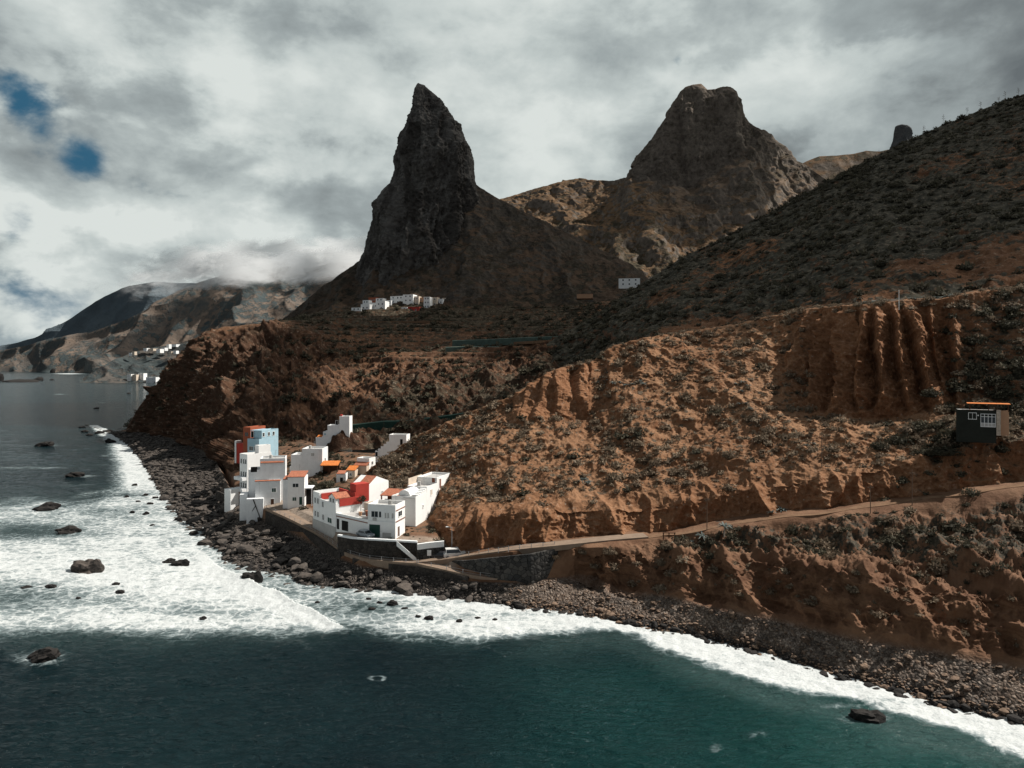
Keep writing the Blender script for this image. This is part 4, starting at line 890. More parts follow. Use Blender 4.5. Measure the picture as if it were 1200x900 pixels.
# H7
h = house_at('small white two-storey house with orange tiled top beside the plaza', 337, 592, 181, 6, group=VG)
h.wall(0, 4.2, 0, 5, 0, 7.1, 'white'); h.tiles(0, 4.2, 0, 5, 7.12, 0.8, 'tile', 0.12); h.opening('f', 2.0, 4.6, 1.4, 0.9, at_=0); h.opening('f', 1.7, 1.1, 0.9, 0.9, at_=0, fill='green'); h.opening('f', 3.3, 0.05, 0.75, 2.0, 'door', 'green', at_=0)
h.solid(4.25, 6.0, 0.4, 4.6, 4.0, 4.25, 'white2', 'carport_slab'); h.solid(4.25, 5.95, 2.5, 4.5, -1, 3.98, 'dark', 'painted_carport_shade'); h.solid(5.85, 6.05, 0.4, 0.6, -1, 3.98, 'white2', 'carport_post')  # near-black block painted as the shade under the carport slab
h.tiles(-1.3, -0.1, 0.5, 4.0, 6.5, 0.4, 'tile', 0.0, 'side_roof'); h.solid(-1.3, -0.05, 0.6, 4.0, -1, 6.45, 'white2', 'side_wing')
# H8
h = house_at('open shed under a bright orange sloping roof beside the tall grey-white house', 376, 557, 212, 2, 'shed', 'shed')
h.tiles(0, 5.1, -0.5, 3.2, 2.9, 0.9, 'tile_bright', 0.1)
for x in (0.1, 2.5, 4.9): h.solid(x - 0.1, x + 0.1, -0.3, -0.1, -2, 2.9, 'brown', 'post')
h.solid(0, 5.0, 2.8, 3.1, -2, 3.6, 'brown', 'back_wall')
# H9 little ones
h = house_at('tiny white house with black doorway among dark bushes', 394, 569, 200, 4, group=VG)
h.wall(0, 2.7, 0, 3.5, 0, 3.2, 'white2'); h.tiles(0.2, 2.3, 0, 3, 3.22, 0.5, 'tile', 0.05); h.opening('f', 1.5, 0.05, 0.85, 2.2, 'door', 'dark', at_=0)
h = house_at('small cottage with bright orange roof below the scrub slope', 406, 560, 204, -6, group=VG)
h.wall(0, 2.5, 0, 3, 0, 2.1, 'cream'); h.tiles(0, 2.5, 0, 3, 2.12, 0.9, 'tile_bright', 0.12); h.opening('f', 1.2, 0.6, 0.7, 0.8, at_=0)
h = house_at('low white cottage with pale parapet and orange lean-to roof', 415, 553, 208, -20, group=VG)
h.wall(0, 4.2, 1.5, 5, 0, 4.0, 'white'); h.wall(0, 4.2, 0, 1.48, 0, 1.9, 'cream'); h.tiles(0, 4.2, -0.1, 1.5, 1.92, 0.9, 'tile', 0.1); h.opening('r', 3.2, 2.0, 0.9, 0.9, at_=4.2)
# H10
h = house_at('lone white box house high on the slope with a long stepped garden wall', 456, 523, 222, -8, group=VG)
h.wall(0, 5.6, 0, 4, 0, 3.7, 'white', found=3); h.opening('f', 4.0, 0.4, 0.85, 1.9, 'door', 'dark', at_=0)
for k in range(5): h.solid(-1.0 - k * 0.9, -0.1 - k * 0.9 + 0.02 * k, 0.3, 0.7, -6, 1.4 - k * 0.75, 'white', 'garden_wall')
h.opening('f', -4.2, -3.3, 0.7, 1.4, 'door', 'dark', at_=0.3)
# H11 red terrace house
h = house_at('long white house with red roof terrace facing the promenade', 367, 611, 166, -50, group=VG)
h.wall(0, 3.4, 0, 6.5, 0, 7.2, 'white'); h.wall(3.42, 11.8, 0, 6.5, 0, 5.9, 'white', par=0.7)
h.solid(3.5, 11.6, 4.8, 5.1, 5.2, 7.8, 'red', 'terrace_wall'); h.solid(11.62, 11.9, 0.9, 6.4, 5.2, 6.9, 'red', 'terrace_wall'); h.solid(8.6, 11.4, 5.12, 8.5, 5.5, 9.6, 'red', 'stair_house'); h.solid(3.45, 3.7, 0.4, 4.8, 5.6, 7.0, 'red', 'terrace_wall')
h.wall(8.2, 11.7, 0.05, 3.4, 5.92, 7.0, 'white', par=0.02, found=0, roof=None); h.gable(8.2, 11.7, 0.05, 3.4, 7.02, 0.9)
for u in (9.2, 10.6): h.opening('f', u, 6.0, 0.8, 0.9, at_=0.05)
for u, z, w, hh, fl in ((1.2, 4.6, .8, 1.2, 'glass'), (2.7, 4.6, .8, 1.2, 'glass'), (5.3, 4.2, .9, 1.2, 'glass'), (1.3, 1.5, .8, 1.2, 'glass'), (2.7, 1.5, .8, 1.2, 'glass'), (5.5, 1.3, .9, 1.2, 'glass'), (8.8, 1.2, 2.0, 1.1, 'green')): h.opening('f', u, z, w, hh, at_=0, fill=fl)
h.solid(-0.05, 11.8, -0.12, -0.02, -2.0, 0.7, 'roofgrey', 'plinth')
# H11b
h = house_at('low white garage block with a thin terracotta line under its roof terrace', 394, 619.5, 157, -39.5, group=VG)
h.wall(0, 11.0, 0, 7, 0, 3.5, 'white', par=0.35); h.solid(0.1, 11.0, -0.10, -0.02, 2.75, 2.92, 'tile_dark', 'coping'); h.opening('f', 0.7, 0.0, 0.9, 2.3, 'door', 'dark', at_=0); h.opening('f', 3.2, 0.0, 2.3, 2.2, 'garage_door', 'dark', at_=0)
h.wall(4.0, 6.4, 4.6, 7.0, 3.52, 5.6, 'cream', found=0); h.solid(6.4, 10.9, 6.6, 6.9, 3.2, 4.5, 'white', 'terrace_wall')
for k, (u, v, zz, mt) in enumerate([(6.8, 3.2, 1.1, 'tile'), (7.6, 4.0, 0.8, 'ochre'), (8.4, 2.6, 0.9, 'tile'), (9.3, 3.5, 1.2, 'cream'), (5.2, 2.6, 0.7, 'ochre')]):
    MB().tube((u, v, 3.2), (u, v, 3.2 + zz), 0.28, 0.4, 10).tube((u, v, 3.2 + zz), (u, v, 3.3 + zz), 0.44, 0.44, 10).obj('planter', M[mt], h.root)
# H12
h = house_at('two-storey white house with green garage door at the head of the white stairs', 431, 629, 150, -14, group=VG)
h.wall(0, 6.3, 0, 5.2, 0, 7.0, 'white', par=0.7); h.solid(0, 6.4, -0.10, -0.02, 3.35, 3.5, 'white2', 'string_course'); h.solid(6.32, 6.42, 0.2, 5.2, 3.35, 3.52, 'tile_dark', 'string_course'); h.solid(6.32, 6.42, 0.2, 5.2, 5.7, 5.85, 'tile_dark', 'string_course')
h.opening('f', 1.6, 0.0, 2.5, 2.7, 'garage_door', 'green', at_=0); h.solid(3.4, 5.3, -0.06, -0.02, 0.0, 1.1, 'roofgrey', 'plinth'); h.opening('f', 1.6, 4.3, 1.5, 1.2, at_=0); h.opening('f', 2.85, 4.3, 0.5, 1.2, at_=0); h.solid(1.3, 2.0, -0.4, -0.03, 3.6, 4.1, 'roofgrey', 'air_conditioner')
for u in (4.1, 4.7, 5.7): h.opening('f', u, 4.2, 0.4, 1.1, at_=0, fill='roofgrey')
h.opening('r', 2.5, 4.2, 1.9, 1.1, at_=6.3); h.opening('r', 1.7, 0.1, 0.9, 2.1, 'door', 'brown', at_=6.3)
# H13
h = house_at('long stepped bright white house climbing the rocky slope at the village edge', 474, 622, 153, -19, group=VG)
h.wall(-6, 0, 5.3, 11, 0, 6.4, 'white', found=4); h.wall(-5, 0, 11.02, 16.5, 0, 7.7, 'white', found=5); h.wall(-5.2, 0, 16.52, 24.5, 0, 9.0, 'white', found=6)
h.solid(-3.2, -0.3, 5.0, 9.8, 6.0, 6.1, 'roofgrey', 'terrace'); h.opening('r', 18.3, 6.3, 0.9, 2.2, 'door', 'tile_dark', at_=0); h.opening('r', 13.4, 5.4, 0.9, 1.3, at_=0, fill='cream'); h.opening('r', 22.5, 6.8, 0.8, 1.0, at_=0, fill='roofgrey'); h.opening('r', 9.0, 3.3, 0.5, 0.6, at_=0, fill='roofgrey')
h.solid(-5.4, -5.22, 12.0, 19, 7.2, 9.2, 'cream', 'screen_wall'); h.opening('f', -0.9, 7.8, 0.8, 1.1, 'door', 'tile_dark', at_=16.52)
m = MB(); m.prism([(-4.6, 6.4)] + [(-3.1 + 1.5 * math.cos(t), 6.4 + 1.3 * math.sin(t)) for t in np.linspace(math.pi, 0, 9)][1:], 5.8, 10.6); m.obj('vaulted_roof', M['white'], h.root)
for k in range(5): h.solid(-1.4 - k * .0, -0.05, 11.05 + k * .0 - 0.9 * (k + 1), 11.0 - 0.9 * k, 6.42, 7.4 - 0.2 * k, 'white', 'stair_wall')
# H14
h = house_at('white gabled house with a patch of terracotta roof behind the garage', 412, 600, 168, -25, group=VG)
h.wall(0, 4.8, 0, 8.3, 0, 6.6, 'white'); h.opening('f', 1.2, 4.6, 0.9, 0.9, at_=0, fill='roofgrey')
MB().add([(0, 0, 6.6), (4.8, 0, 6.6), (4.8, 8.3, 6.6), (0, 8.3, 6.6), (0.2, 3.4, 8.4), (4.7, 3.4, 8.4)], [(0, 1, 5, 4), (2, 3, 4, 5), (1, 2, 5), (3, 0, 4)]).obj('ridge_roof', M['white'], h.root)
h.tiles(2.0, 4.9, 0.5, 3.1, 7.0, 1.35, 'tile', 0.0, 'tile_patch'); h.opening('r', 5.6, 3.6, 0.8, 0.9, at_=4.8, fill='roofgrey')
# H15
h = house_at('open terrace shelter under a wide terracotta roof beside the stepped white house', 446, 596, 163, -16, 'shelter', 'shelter')
h.tiles(0, 7.0, 0, 4.0, 3.0, 0.9, 'tile', 0.1)
for x in (0.15, 3.3, 6.8): h.solid(x - 0.12, x + 0.12, 0.05, 0.3, -2, 3.0, 'tile_dark', 'post')
h.solid(0.1, 6.8, 3.4, 3.7, -2, 3.5, 'brown', 'back_wall'); h.solid(0.3, 3.2, 1.5, 1.6, -1, 2.0, 'dark', 'dark_panel')  # near-black panel standing inside the open shelter

def clutter(root, x, y, z, tank=True):
    if tank: MB().tube((x, y, z), (x, y, z + 1.0), 0.45, 0.45, 12).tube((x, y, z + 1.0), (x, y, z + 1.12), 0.45, 0.2, 12).obj('water_tank', M['roofgrey'], root)
    m = MB().tube((x + 1.2, y + .3, z - .2), (x + 1.2, y + .3, z + 2.4), 0.03, n=5)
    for k in range(4): m.tube((x + .8, y + .3, z + 1.5 + .25 * k), (x + 1.6, y + .3, z + 1.5 + .25 * k), 0.015, n=4)
    m.obj('aerial', M['metal'], root)
for o_ in list(C.objects):
    lb = o_.get('label', '')
    if lb.startswith('two-storey white house with green'): clutter(o_, 3.6, 3.5, 6.3)
    elif lb.startswith('tall plain grey-white'): clutter(o_, 5.0, 3.0, 9.95)
    elif lb.startswith('tall white house with two terracotta'): clutter(o_, 5.5, 3.0, 12.05)
    elif lb.startswith('long stepped bright'): clutter(o_, -3.5, 14.0, 7.25); clutter(o_, -3.0, 20.0, 8.55, False)
    elif lb.startswith('small white two-storey'): clutter(o_, 1.0, 4.0, 7.6, False)
    elif lb.startswith('white three-storey'): clutter(o_, 1.0, 5.5, 11.55)
# hut on the right slope
h = house_at('dark timber hut with white french doors under a thin orange canopy', 1121, 502, 133.6, -31, 'hut', 'hut'); h.root.scale = (0.84, 0.84, 1.0)
h.wall(0, 7.4, 0, 5, 0, 3.6, 'hut', par=0.1); h.opening('f', 3.0, 1.9, 1.4, 1.1, at_=0, fill='hut')
o = MB()
for k in range(5): o.box(4.5 + k * 0.68, 4.6 + k * 0.68, -0.09, -0.02, 0.5, 2.9)
for z in (0.5, 1.15, 2.35, 2.85): o.box(4.5, 7.32, -0.088, -0.022, z, z + 0.09)
o = o.obj('door', M['white2'], h.root); MB().box(4.52, 7.3, -0.05, -0.0, 0.45, 1.2).obj('door_panel', M['roofgrey'], o)
for k in range(4): MB().box(4.62 + k * 0.68, 5.16 + k * 0.68, -0.045, -0.01, 1.25, 2.3).obj('pane', M['glass'], o)
h.solid(7.42, 8.2, -0.3, 0.6, -1, 3.7, 'stonepillar', 'pillar'); h.solid(8.2, 9.7, 0.3, 0.6, -1, 3.6, 'ochre', 'side_wall')
MB().box(2.0, 10.0, -0.5, 4.5, 4.75, 4.83).obj('canopy', M['tile_bright'], h.root)
for x, yy in ((2.5, -0.9), (6.0, 0.2), (9.6, 0.2), (2.6, 4.2), (9.8, 4.2)): MB().tube((x, yy, 3.4), (x, yy, 4.75), 0.07, n=6).obj('canopy_post', M['brown'], h.root)
MB().tube((4.05, -0.1, 2.6), (4.05, -0.3, 2.6), 0.14, 0.14, 8).obj('lamp', M['white'], h.root)

# ------------------------------------------------------------------ far hamlets
def far_house(label, x0, x1, yt, yb, D, mat='white', roof=None, yaw=-12, nwin=2, group=None, fd=1.5):
    s = D / F; w = (x1 - x0) * s * (1.12 if group and group.startswith('hamlet') else 0.85); hh = (yb - yt) * s * (1.1 if group and group.startswith('hamlet') else 1.0)
    h = house_at(label, x0, yb, D, yaw, group=group)
    h.wall(0, w, 0, w * 0.8 + 2, 0, hh, mat, par=min(0.5, hh * 0.1), roof=None if roof else 'roofgrey', found=fd)
    if roof: h.tiles(0, w, 0, w * 0.8 + 2, hh - 0.15, 0.8, roof, 0.1)
    fl = max(1, int(hh / 3.2))
    if nwin:
        for f_ in range(fl):
            for k in range(nwin): h.opening('f', w * (k + 0.7) / (nwin + 0.4), hh * (f_ + 0.42) / fl, min(1.1, w * 0.16), 1.2, at_=0, frame='white2', bars=False)
    return h
HG = 'hamlet houses below the spire'
def hz(x): return 380 + x / 6.667
def hy(y): return 310 + y / 6.667
for (a, b, c, d, mt, rf, lb, D) in [
    (212, 285, 340, 367, 'white', None, 'low white house at the seaward end of the hamlet below the spire', 604),
    (285, 352, 316, 367, 'white', None, 'white two-storey hamlet house with a darker top edge, second from the sea', 606),
    (300, 346, 282, 312, 'white', None, 'small square white house above the seaward end of the hamlet', 622),
    (346, 400, 262, 304, 'orange', 'tile_dark', 'dark red hamlet house among white ones', 632),
    (352, 418, 304, 352, 'white', None, 'white hamlet house directly below the dark red one', 612),
    (404, 472, 290, 336, 'white', None, 'wide white hamlet house with blank seaward wall', 610),
    (402, 458, 267, 292, 'white', None, 'white upper hamlet house beside the dark red one', 628),
    (470, 520, 282, 306, 'white2', None, 'grey-white low hamlet house left of the tallest row', 622),
    (516, 558, 254, 306, 'white', None, 'narrow tall white hamlet house', 626),
    (556, 614, 252, 312, 'white', None, 'white hamlet house with a row of dark windows', 624),
    (614, 690, 244, 332, 'white', None, 'largest white house in the hamlet, tallest roof', 620),
    (690, 736, 256, 330, 'cream', None, 'cream hamlet house right of the largest white one', 620),
    (734, 778, 262, 302, 'ochre', None, 'brownish orange hamlet house under the red roof', 622),
    (776, 822, 262, 346, 'white', None, 'tall bright white hamlet house between two ochre ones', 612),
    (820, 876, 262, 332, 'cream', 'tile', 'pinkish cream hamlet house with terracotta roof', 620),
    (876, 922, 274, 324, 'white2', None, 'greyish hamlet house near the landward end', 622),
    (920, 976, 265, 300, 'cream', None, 'last cream house at the landward end of the hamlet', 626),
    (778, 832, 240, 264, 'red', 'tile_dark', 'red roofed house topping the hamlet', 636),
    (602, 646, 336, 362, 'white', None, 'small white hut in front of the hamlet', 600),
    (652, 736, 336, 382, 'red', 'tile_dark', 'low red house in front of the hamlet', 598)]:
    far_house(lb, hz(a), hz(b), hy(c), hy(d), D, mt, rf, -14, 2 if b - a > 44 else 1, HG)
far_house('white farmhouse in the valley left of the dark hillside', 725, 754, 326.5, 336, 560, 'white', None, -10, 3)
far_house('small white house at the foot of the dark hillside, beside the farmhouse', 763, 778, 324.5, 330, 580, 'white', None, -10, 1)
far_house('long low orange shed in the valley', 676, 698, 344.5, 347.5, 560, 'ochre', 'tile_dark', -6, 0)
far_house('tiny orange roofed hut on the edge of the headland plateau', 318, 334, 377, 381, 500, 'cream', 'tile_bright', 0, 0)
far_house('tiny white hut on the dark green lower slope', 782, 787, 371.5, 376, 300, 'white', None, 0, 0)
FGp = 'distant white houses on the cape'
for i, (a, b, c, d, D, mt) in enumerate([(151, 155.5, 413.5, 416.5, 1900, 'white2'), (155, 159, 412, 415.5, 1900, 'cream'), (168, 174, 408, 411, 1940, 'white2'), (174, 182.5, 408.5, 410.5, 1940, 'cream'), (183, 190, 409, 413, 1900, 'white'), (189, 195, 407.5, 410.5, 1930, 'white2'), (195, 199.5, 403.5, 408, 1950, 'white'),
                                         (201, 209, 403.5, 406, 1980, 'white2'), (215, 221, 402, 406, 1990, 'cream'), (220, 226, 400.5, 406, 1990, 'white'), (198, 202, 412, 415, 1880, 'cream'), (203, 208, 411, 414, 1880, 'white')]):
    far_house('distant white house on the slope of the dark cape', a, b, c, d, D, mt, None, -20, 1, FGp)
for i, (a, b, c, d, D, mt, lb) in enumerate([(149, 155, 438.5, 446, 1735, 'white', 'distant white waterside house, leftmost on the cape shore'), (155, 161, 439, 446, 1735, 'cream', 'distant pale waterside house between two white ones'), (162, 170, 437.5, 445, 1745, 'white', 'tallest distant white waterside house on the cape'), (171, 186, 442, 448, 1725, 'white2', 'long low pale building at the waterside of the cape')]):
    far_house(lb, a, b, c, d, D, mt, None, -10, 2, 'waterside houses on the cape')

# ------------------------------------------------------------------ vehicles, poles, sign
def car(label, loc, yaw, paint, name='parked_car', van=False):
    root = thing(name, label, 'van' if van else 'car', loc, R(yaw), None)
    L, W = (4.6, 1.85) if van else (4.1, 1.72)
    m = MB(); hb = 1.05 if van else 0.82
    m.prism([(-L / 2, 0.32), (L / 2, 0.32), (L / 2, 0.62), (L / 2 - 0.1, hb - 0.05), (L / 2 - 0.9, hb), (-L / 2 + 0.25, hb), (-L / 2, hb - 0.15)], -W / 2, W / 2)
    top = 1.9 if van else 1.42
    m.add([(-L / 2 + 0.3, -W / 2 + .03, hb), (L / 2 - 0.9, -W / 2 + .03, hb), (L / 2 - 0.9, W / 2 - .03, hb), (-L / 2 + 0.3, W / 2 - .03, hb), (-L / 2 + (0.4 if van else 0.9), -W / 2 + .16, top), (L / 2 - 1.6, -W / 2 + .16, top), (L / 2 - 1.6, W / 2 - .16, top), (-L / 2 + (0.4 if van else 0.9), W / 2 - .16, top)],
          [(4, 5, 6, 7), (0, 1, 5, 4), (1, 2, 6, 5), (2, 3, 7, 6), (3, 0, 4, 7)])
    m.obj('body', M[paint], root)
    g = MB(); e = 0.02; x0, x1 = -L / 2 + 0.3, L / 2 - 0.9; xt0, xt1 = -L / 2 + (0.4 if van else 0.9), L / 2 - 1.6
    def lerp(a, b, t): return a + (b - a) * t
    za, zb = hb + 0.08, top - 0.1; ta, tb = 0.08 / (top - hb), 1 - 0.1 / (top - hb)
    g.add([(lerp(x1, xt1, ta) + e, -W / 2 + .12, za), (lerp(x1, xt1, ta) + e, W / 2 - .12, za), (lerp(x1, xt1, tb) + e, W / 2 - .24, zb), (lerp(x1, xt1, tb) + e, -W / 2 + .24, zb)], [(0, 1, 2, 3)])
    g.obj('windscreen', M['carglass'], root)
    g = MB(); g.add([(lerp(x0, xt0, ta) - e, -W / 2 + .12, za), (lerp(x0, xt0, ta) - e, W / 2 - .12, za), (lerp(x0, xt0, tb) - e, W / 2 - .24, zb), (lerp(x0, xt0, tb) - e, -W / 2 + .24, zb)], [(3, 2, 1, 0)]); g.obj('rear_window', M['carglass'], root)
    for s in (-1, 1):
        g = MB(); yy0 = s * (W / 2 - .03 - .13 * ta + e); yy1 = s * (W / 2 - .03 - .13 * tb + e)
        g.add([(lerp(x0, xt0, ta) + .2, yy0, za), (lerp(x1, xt1, ta) - .15, yy0, za), (lerp(x1, xt1, tb) - .1, yy1, zb), (lerp(x0, xt0, tb) + .15, yy1, zb)], [(0, 1, 2, 3)]); g.obj('side_window', M['carglass'], root)
        for x in (-L / 2 + 0.75, L / 2 - 0.8):
            w = MB().tube((x, s * (W / 2 - 0.18), 0.31), (x, s * (W / 2 + 0.02), 0.31), 0.31, n=14).obj('wheel', M['tyre'], root)
            MB().tube((x, s * (W / 2 - 0.1), 0.31), (x, s * (W / 2 + 0.03), 0.31), 0.18, n=12).obj('rim', M['metal'], w)
        MB().box(L / 2 - 0.03, L / 2 + 0.015, s * 0.62 - 0.16, s * 0.62 + 0.16, 0.58, 0.72).obj('headlight', M['white2'], root)
        MB().box(-L / 2 - 0.015, -L / 2 + 0.03, s * 0.68 - 0.12, s * 0.68 + 0.12, 0.6, 0.78).obj('tail_light', M['red'], root)
    return root
car('silver car parked in front of the white garage block', P3(428, 629.0, 8.45) + Vector((0, 0, 0.0)), -38, 'car_silver')
car('small dark car parked at the end of the promenade', P3(518, 655, 4.95) + Vector((0, 0, 0.1)), 160, 'car_dark')
car('white van parked beside the dark car below the slope', P3(533, 654, 5.35) + Vector((0, 0, 0.15)), 12, 'car_white', 'parked_van', True)
t_ = thing('crate_stack', 'reddish crates heaped between the dark car and the white van', 'crates', P3(525.5, 655.6, 5.1))
for (x, z, s, mt) in ((-0.5, 0, .5, 'tile_dark'), (0.2, 0, .45, 'red'), (-0.2, .5, .42, 'tile'), (0.6, 0.02, .35, 'brown'), (0.25, .45, .3, 'cream')):
    MB().box(x - s / 2, x + s / 2, -0.3 - s / 3, -0.3 + s / 3, z + 0.003, z + s).obj('crate', M[mt], t_)

def pole(label, px, y, z, hh, lamp=False, cross=True, mat='wood', r=0.09, name='utility_pole', cat='pole', group=None):
    root = thing(name, label, cat, P3(px, y, z), 0, group)
    MB().tube((0, 0, -1), (0, 0, hh), r, r * 0.7, 8).obj('shaft', M[mat], root)
    if cross: MB().box(-0.55, 0.55, -0.06, 0.06, hh - 0.45, hh - 0.33).obj('crossbar', M[mat], root)
    if lamp:
        MB().tube((0, 0, hh - 0.1), (-0.8, -0.5, hh + 0.15), 0.04, n=6).obj('arm', M[mat], root); MB().box(-1.2, -0.7, -0.7, -0.4, hh + 0.08, hh + 0.2).obj('lamp_head', M['white'], root)
    return root
pole('pale street lamp post beside the parked vehicles', 529.5, 647, 6.2, 5.2, True, False, 'metal', 0.08, 'street_lamp', 'lamp post')
pole('weathered wooden pole beside the road above the bushy agave', 828.5, 619, 13.2, 6.0)
pole('grey wooden pole on the road edge near the middle of the bluff', 1020, 605, 17.6, 5.6)
pole('wooden pole by the road below the hut', 1069, 592, 19.6, 6.2)
pole('thin wooden pole standing alone on the upper slope', 963, 541, 26.0, 5.6, cross=False)
pole('white post at the rim of the fluted cliff', 1053.5, 358, 58.5, 3.6, cross=False, mat='white', r=0.07, name='post', cat='post')
s_ = thing('notice_board', 'small white notice board on a post beside the stone wall', 'sign', P3(503, 656.5, 4.75)); MB().tube((0, 0, -0.4), (0, 0, 1.3), 0.05, n=6).obj('post', M['metal'], s_); MB().box(-0.42, 0.42, -0.10, -0.05, 0.95, 2.1).obj('board', M['white'], s_)
# small wooden barrier at the culvert
b_ = thing('barrier', 'small wooden barrier where the road crosses the gully', 'barrier', P3(784, 630, 11.2))
for x in (-1.1, 0.0, 1.1): MB().box(x - .08, x + .08, -0.08, 0.08, -0.4, 1.0).obj('post', M['brown'], b_)
for z in (0.4, 0.85): MB().box(-1.3, 1.3, -0.13, -0.085, z, z + 0.14).obj('rail', M['brown'], b_)

# shade nets on the terraces
def net(label, pts, hgt, mat):
    root = thing('shade_net', label, 'net', at(*pts[0])); o = root.location
    m = MB(); V = []
    for px, y, D in pts:
        c = at(px, y, D) - o; j = random.uniform(-0.3, 0.3)
        V += [c + Vector((0, 0, -1.5)), c + Vector((0, 0, hgt + j)), c + Vector((0, 2.2, hgt + 0.25 + j)), c + Vector((0, 2.2, -1.5))]
    n = len(pts); fs = []
    for i in range(n - 1):
        for k in range(3): fs.append((i * 4 + k, i * 4 + 4 + k, i * 4 + 5 + k, i * 4 + 1 + k))
    m.add(V, fs); m.obj('netting', M[mat], root)
    for i in range(0, n, 2): MB().tube(Vector(V[i * 4]) + Vector((0, -0.05, 0)), Vector(V[i * 4 + 1]) + Vector((0, -0.05, 0.4)), 0.05, n=5).obj('stake', M['wood'], root)
net('dark green shade netting stretched across the terrace above the village', [(402, 506, 268), (425, 503, 270), (450, 501, 272), (475, 499.5, 273), (500, 497, 275), (522, 494, 276), (545, 490, 278)], 2.2, 'net')
net('grey green netting along the far terrace behind the crest', [(530, 404, 400), (560, 402.5, 402), (600, 401, 402), (640, 399, 400), (690, 397, 396)], 2.3, 'netgrey')
net('second low strip of grey green netting below the far terrace', [(522, 410, 385), (550, 409.5, 388), (585, 409, 390)], 1.4, 'netgrey')
# ------------------------------------------------------------------ finding the ground
def proj(P):
    q = P.reshape(-1, 3); return CX + F * q[:, 0] / q[:, 1], HY - F * (q[:, 2] - CAM_H) / q[:, 1]
class Ground:
    def __init__(s, *Ps):
        s.q = np.concatenate([P.reshape(-1, 3) for P in Ps]); s.px, s.y = proj(s.q)
    def __call__(s, px, y):
        d = np.abs(s.px - px) + np.abs(s.y - y); k = np.where(d < 2.0)[0]
        if len(k) == 0: k = np.array([int(np.argmin(d))])
        return Vector(s.q[k[np.argmin(s.q[k, 1])]])
G_near = Ground(SP, HP); G_mid = Ground(GP); G_up = Ground(UP)

def scatter(P, weight, n, seed):
    """random points spread by area x weight"""
    rg = np.random.default_rng(seed)
    du = np.gradient(P, axis=1); dv = np.gradient(P, axis=0)
    a = np.linalg.norm(np.cross(du, dv), axis=-1) * weight
    c = np.cumsum(a.ravel()); idx = np.searchsorted(c, rg.random(n) * c[-1])
    idx = np.clip(idx, 0, a.size - 1)
    return P.reshape(-1, 3)[idx], idx

# ------------------------------------------------------------------ rocks
import bmesh
def ico(sub):
    bm = bmesh.new(); bmesh.ops.create_icosphere(bm, subdivisions=sub, radius=1.0)
    V = np.array([v.co[:] for v in bm.verts]); Fc = np.array([[v.index for v in f.verts] for f in bm.faces]); bm.free(); return V, Fc
ICO1, ICO2, ICO3 = ico(1), ico(2), ico(3)
def rock_shape(base, seed, rough=0.5):
    V, Fc = base; rg = np.random.default_rng(seed)
    v = V * (1 + rough * fbm(V * 0.9 + seed * 3.1, 4)[:, None] * 1.3)
    for _ in range(5):                                   # broken facets
        n = rg.normal(size=3); n /= np.linalg.norm(n); o = rg.uniform(0.45, 0.8); d = v @ n - o; v = v - np.where(d > 0, d, 0)[:, None] * n * 0.9
    v = v * [1.0, rg.uniform(0.65, 0.95), rg.uniform(0.5, 0.75)]
    return v, Fc
ROCKS = [rock_shape(ICO2, k) for k in range(10)]; ROCKS_LO = [rock_shape(ICO1, 50 + k) for k in range(10)]
def rot_z(a):
    c, s = np.cos(a), np.sin(a); o = np.zeros((len(a), 3, 3)); o[:, 0, 0] = c; o[:, 0, 1] = -s; o[:, 1, 0] = s; o[:, 1, 1] = c; o[:, 2, 2] = 1; return o
def merged(name, shapes, pts, size, mat, rnd, seed, label, cat, smooth=False, tilt=0.0, zs=None):
    rg = np.random.default_rng(seed); Vs = []; Fs = []; Rs = []; off = 0
    which = rg.integers(0, len(shapes), len(pts)); ang = rg.uniform(0, 6.283, len(pts)); Rz = rot_z(ang)
    for k, sh in enumerate(shapes):
        m = np.where(which == k)[0]
        if not len(m): continue
        V = sh[0]; v = np.einsum('nij,vj->nvi', Rz[m], V) * size[m][:, None, None]
        if zs is not None: v[..., 2] *= zs[m][:, None]
        v += pts[m][:, None, :]
        Fs.append((sh[1][None] + (np.arange(len(m)) * len(V))[:, None, None] + off).reshape(-1, sh[1].shape[1])); Vs.append(v.reshape(-1, 3)); off += v.shape[0] * v.shape[1]
        r = rnd[m][:, None] + (sh[2][None] if len(sh) > 2 else 0) + np.zeros((len(m), len(V))); Rs.append(np.clip(r, 0, 1).ravel())
    me = mesh_from(name, np.concatenate(Vs), np.concatenate(Fs), mat, dict(rnd=np.concatenate(Rs)), smooth=smooth)
    o = link(name, me); o['kind'] = 'stuff'; o['label'] = label; o['category'] = cat; return o

pp = np.repeat(sx[None], len(sf), 0); ff = np.repeat(sf[:, None], len(sx), 1)
def rock_meshes(prefix, mat, vals):
    out = []
    for k, (v, f) in enumerate(ROCKS):
        out.append(mesh_from(prefix, v, f, mat, dict(rnd=np.full(len(v), vals[k % len(vals)])), smooth=False))
    return out
def crag_shape(seed):
    V, Fc = ICO3; rg = np.random.default_rng(seed)
    v = V * (1 + 0.55 * fbm(V * 1.1 + seed * 5.3, 4)[:, None] * 1.4 + 0.22 * (ridged(V * 2.2 + seed, 3)[:, None] - 0.5))
    v = v + np.array([rg.uniform(-.35, .35), rg.uniform(-.2, .2), 0]) * np.clip(v[:, 2:3], 0, 1.2)
    return v * [1.0, 0.8, 0.8], Fc
CRAGS = [crag_shape(k) for k in range(8)]
RM_CRAG = [mesh_from('sea_rock', v, f, M['rock_wet'], dict(rnd=np.full(len(v), 0.2 + 0.09 * k)), smooth=False) for k, (v, f) in enumerate(CRAGS)]
RM_CRAG_B = [mesh_from('sea_rock', v, f, M['rock'], dict(rnd=np.full(len(v), 0.55)), smooth=False) for k, (v, f) in enumerate(CRAGS[:3])]
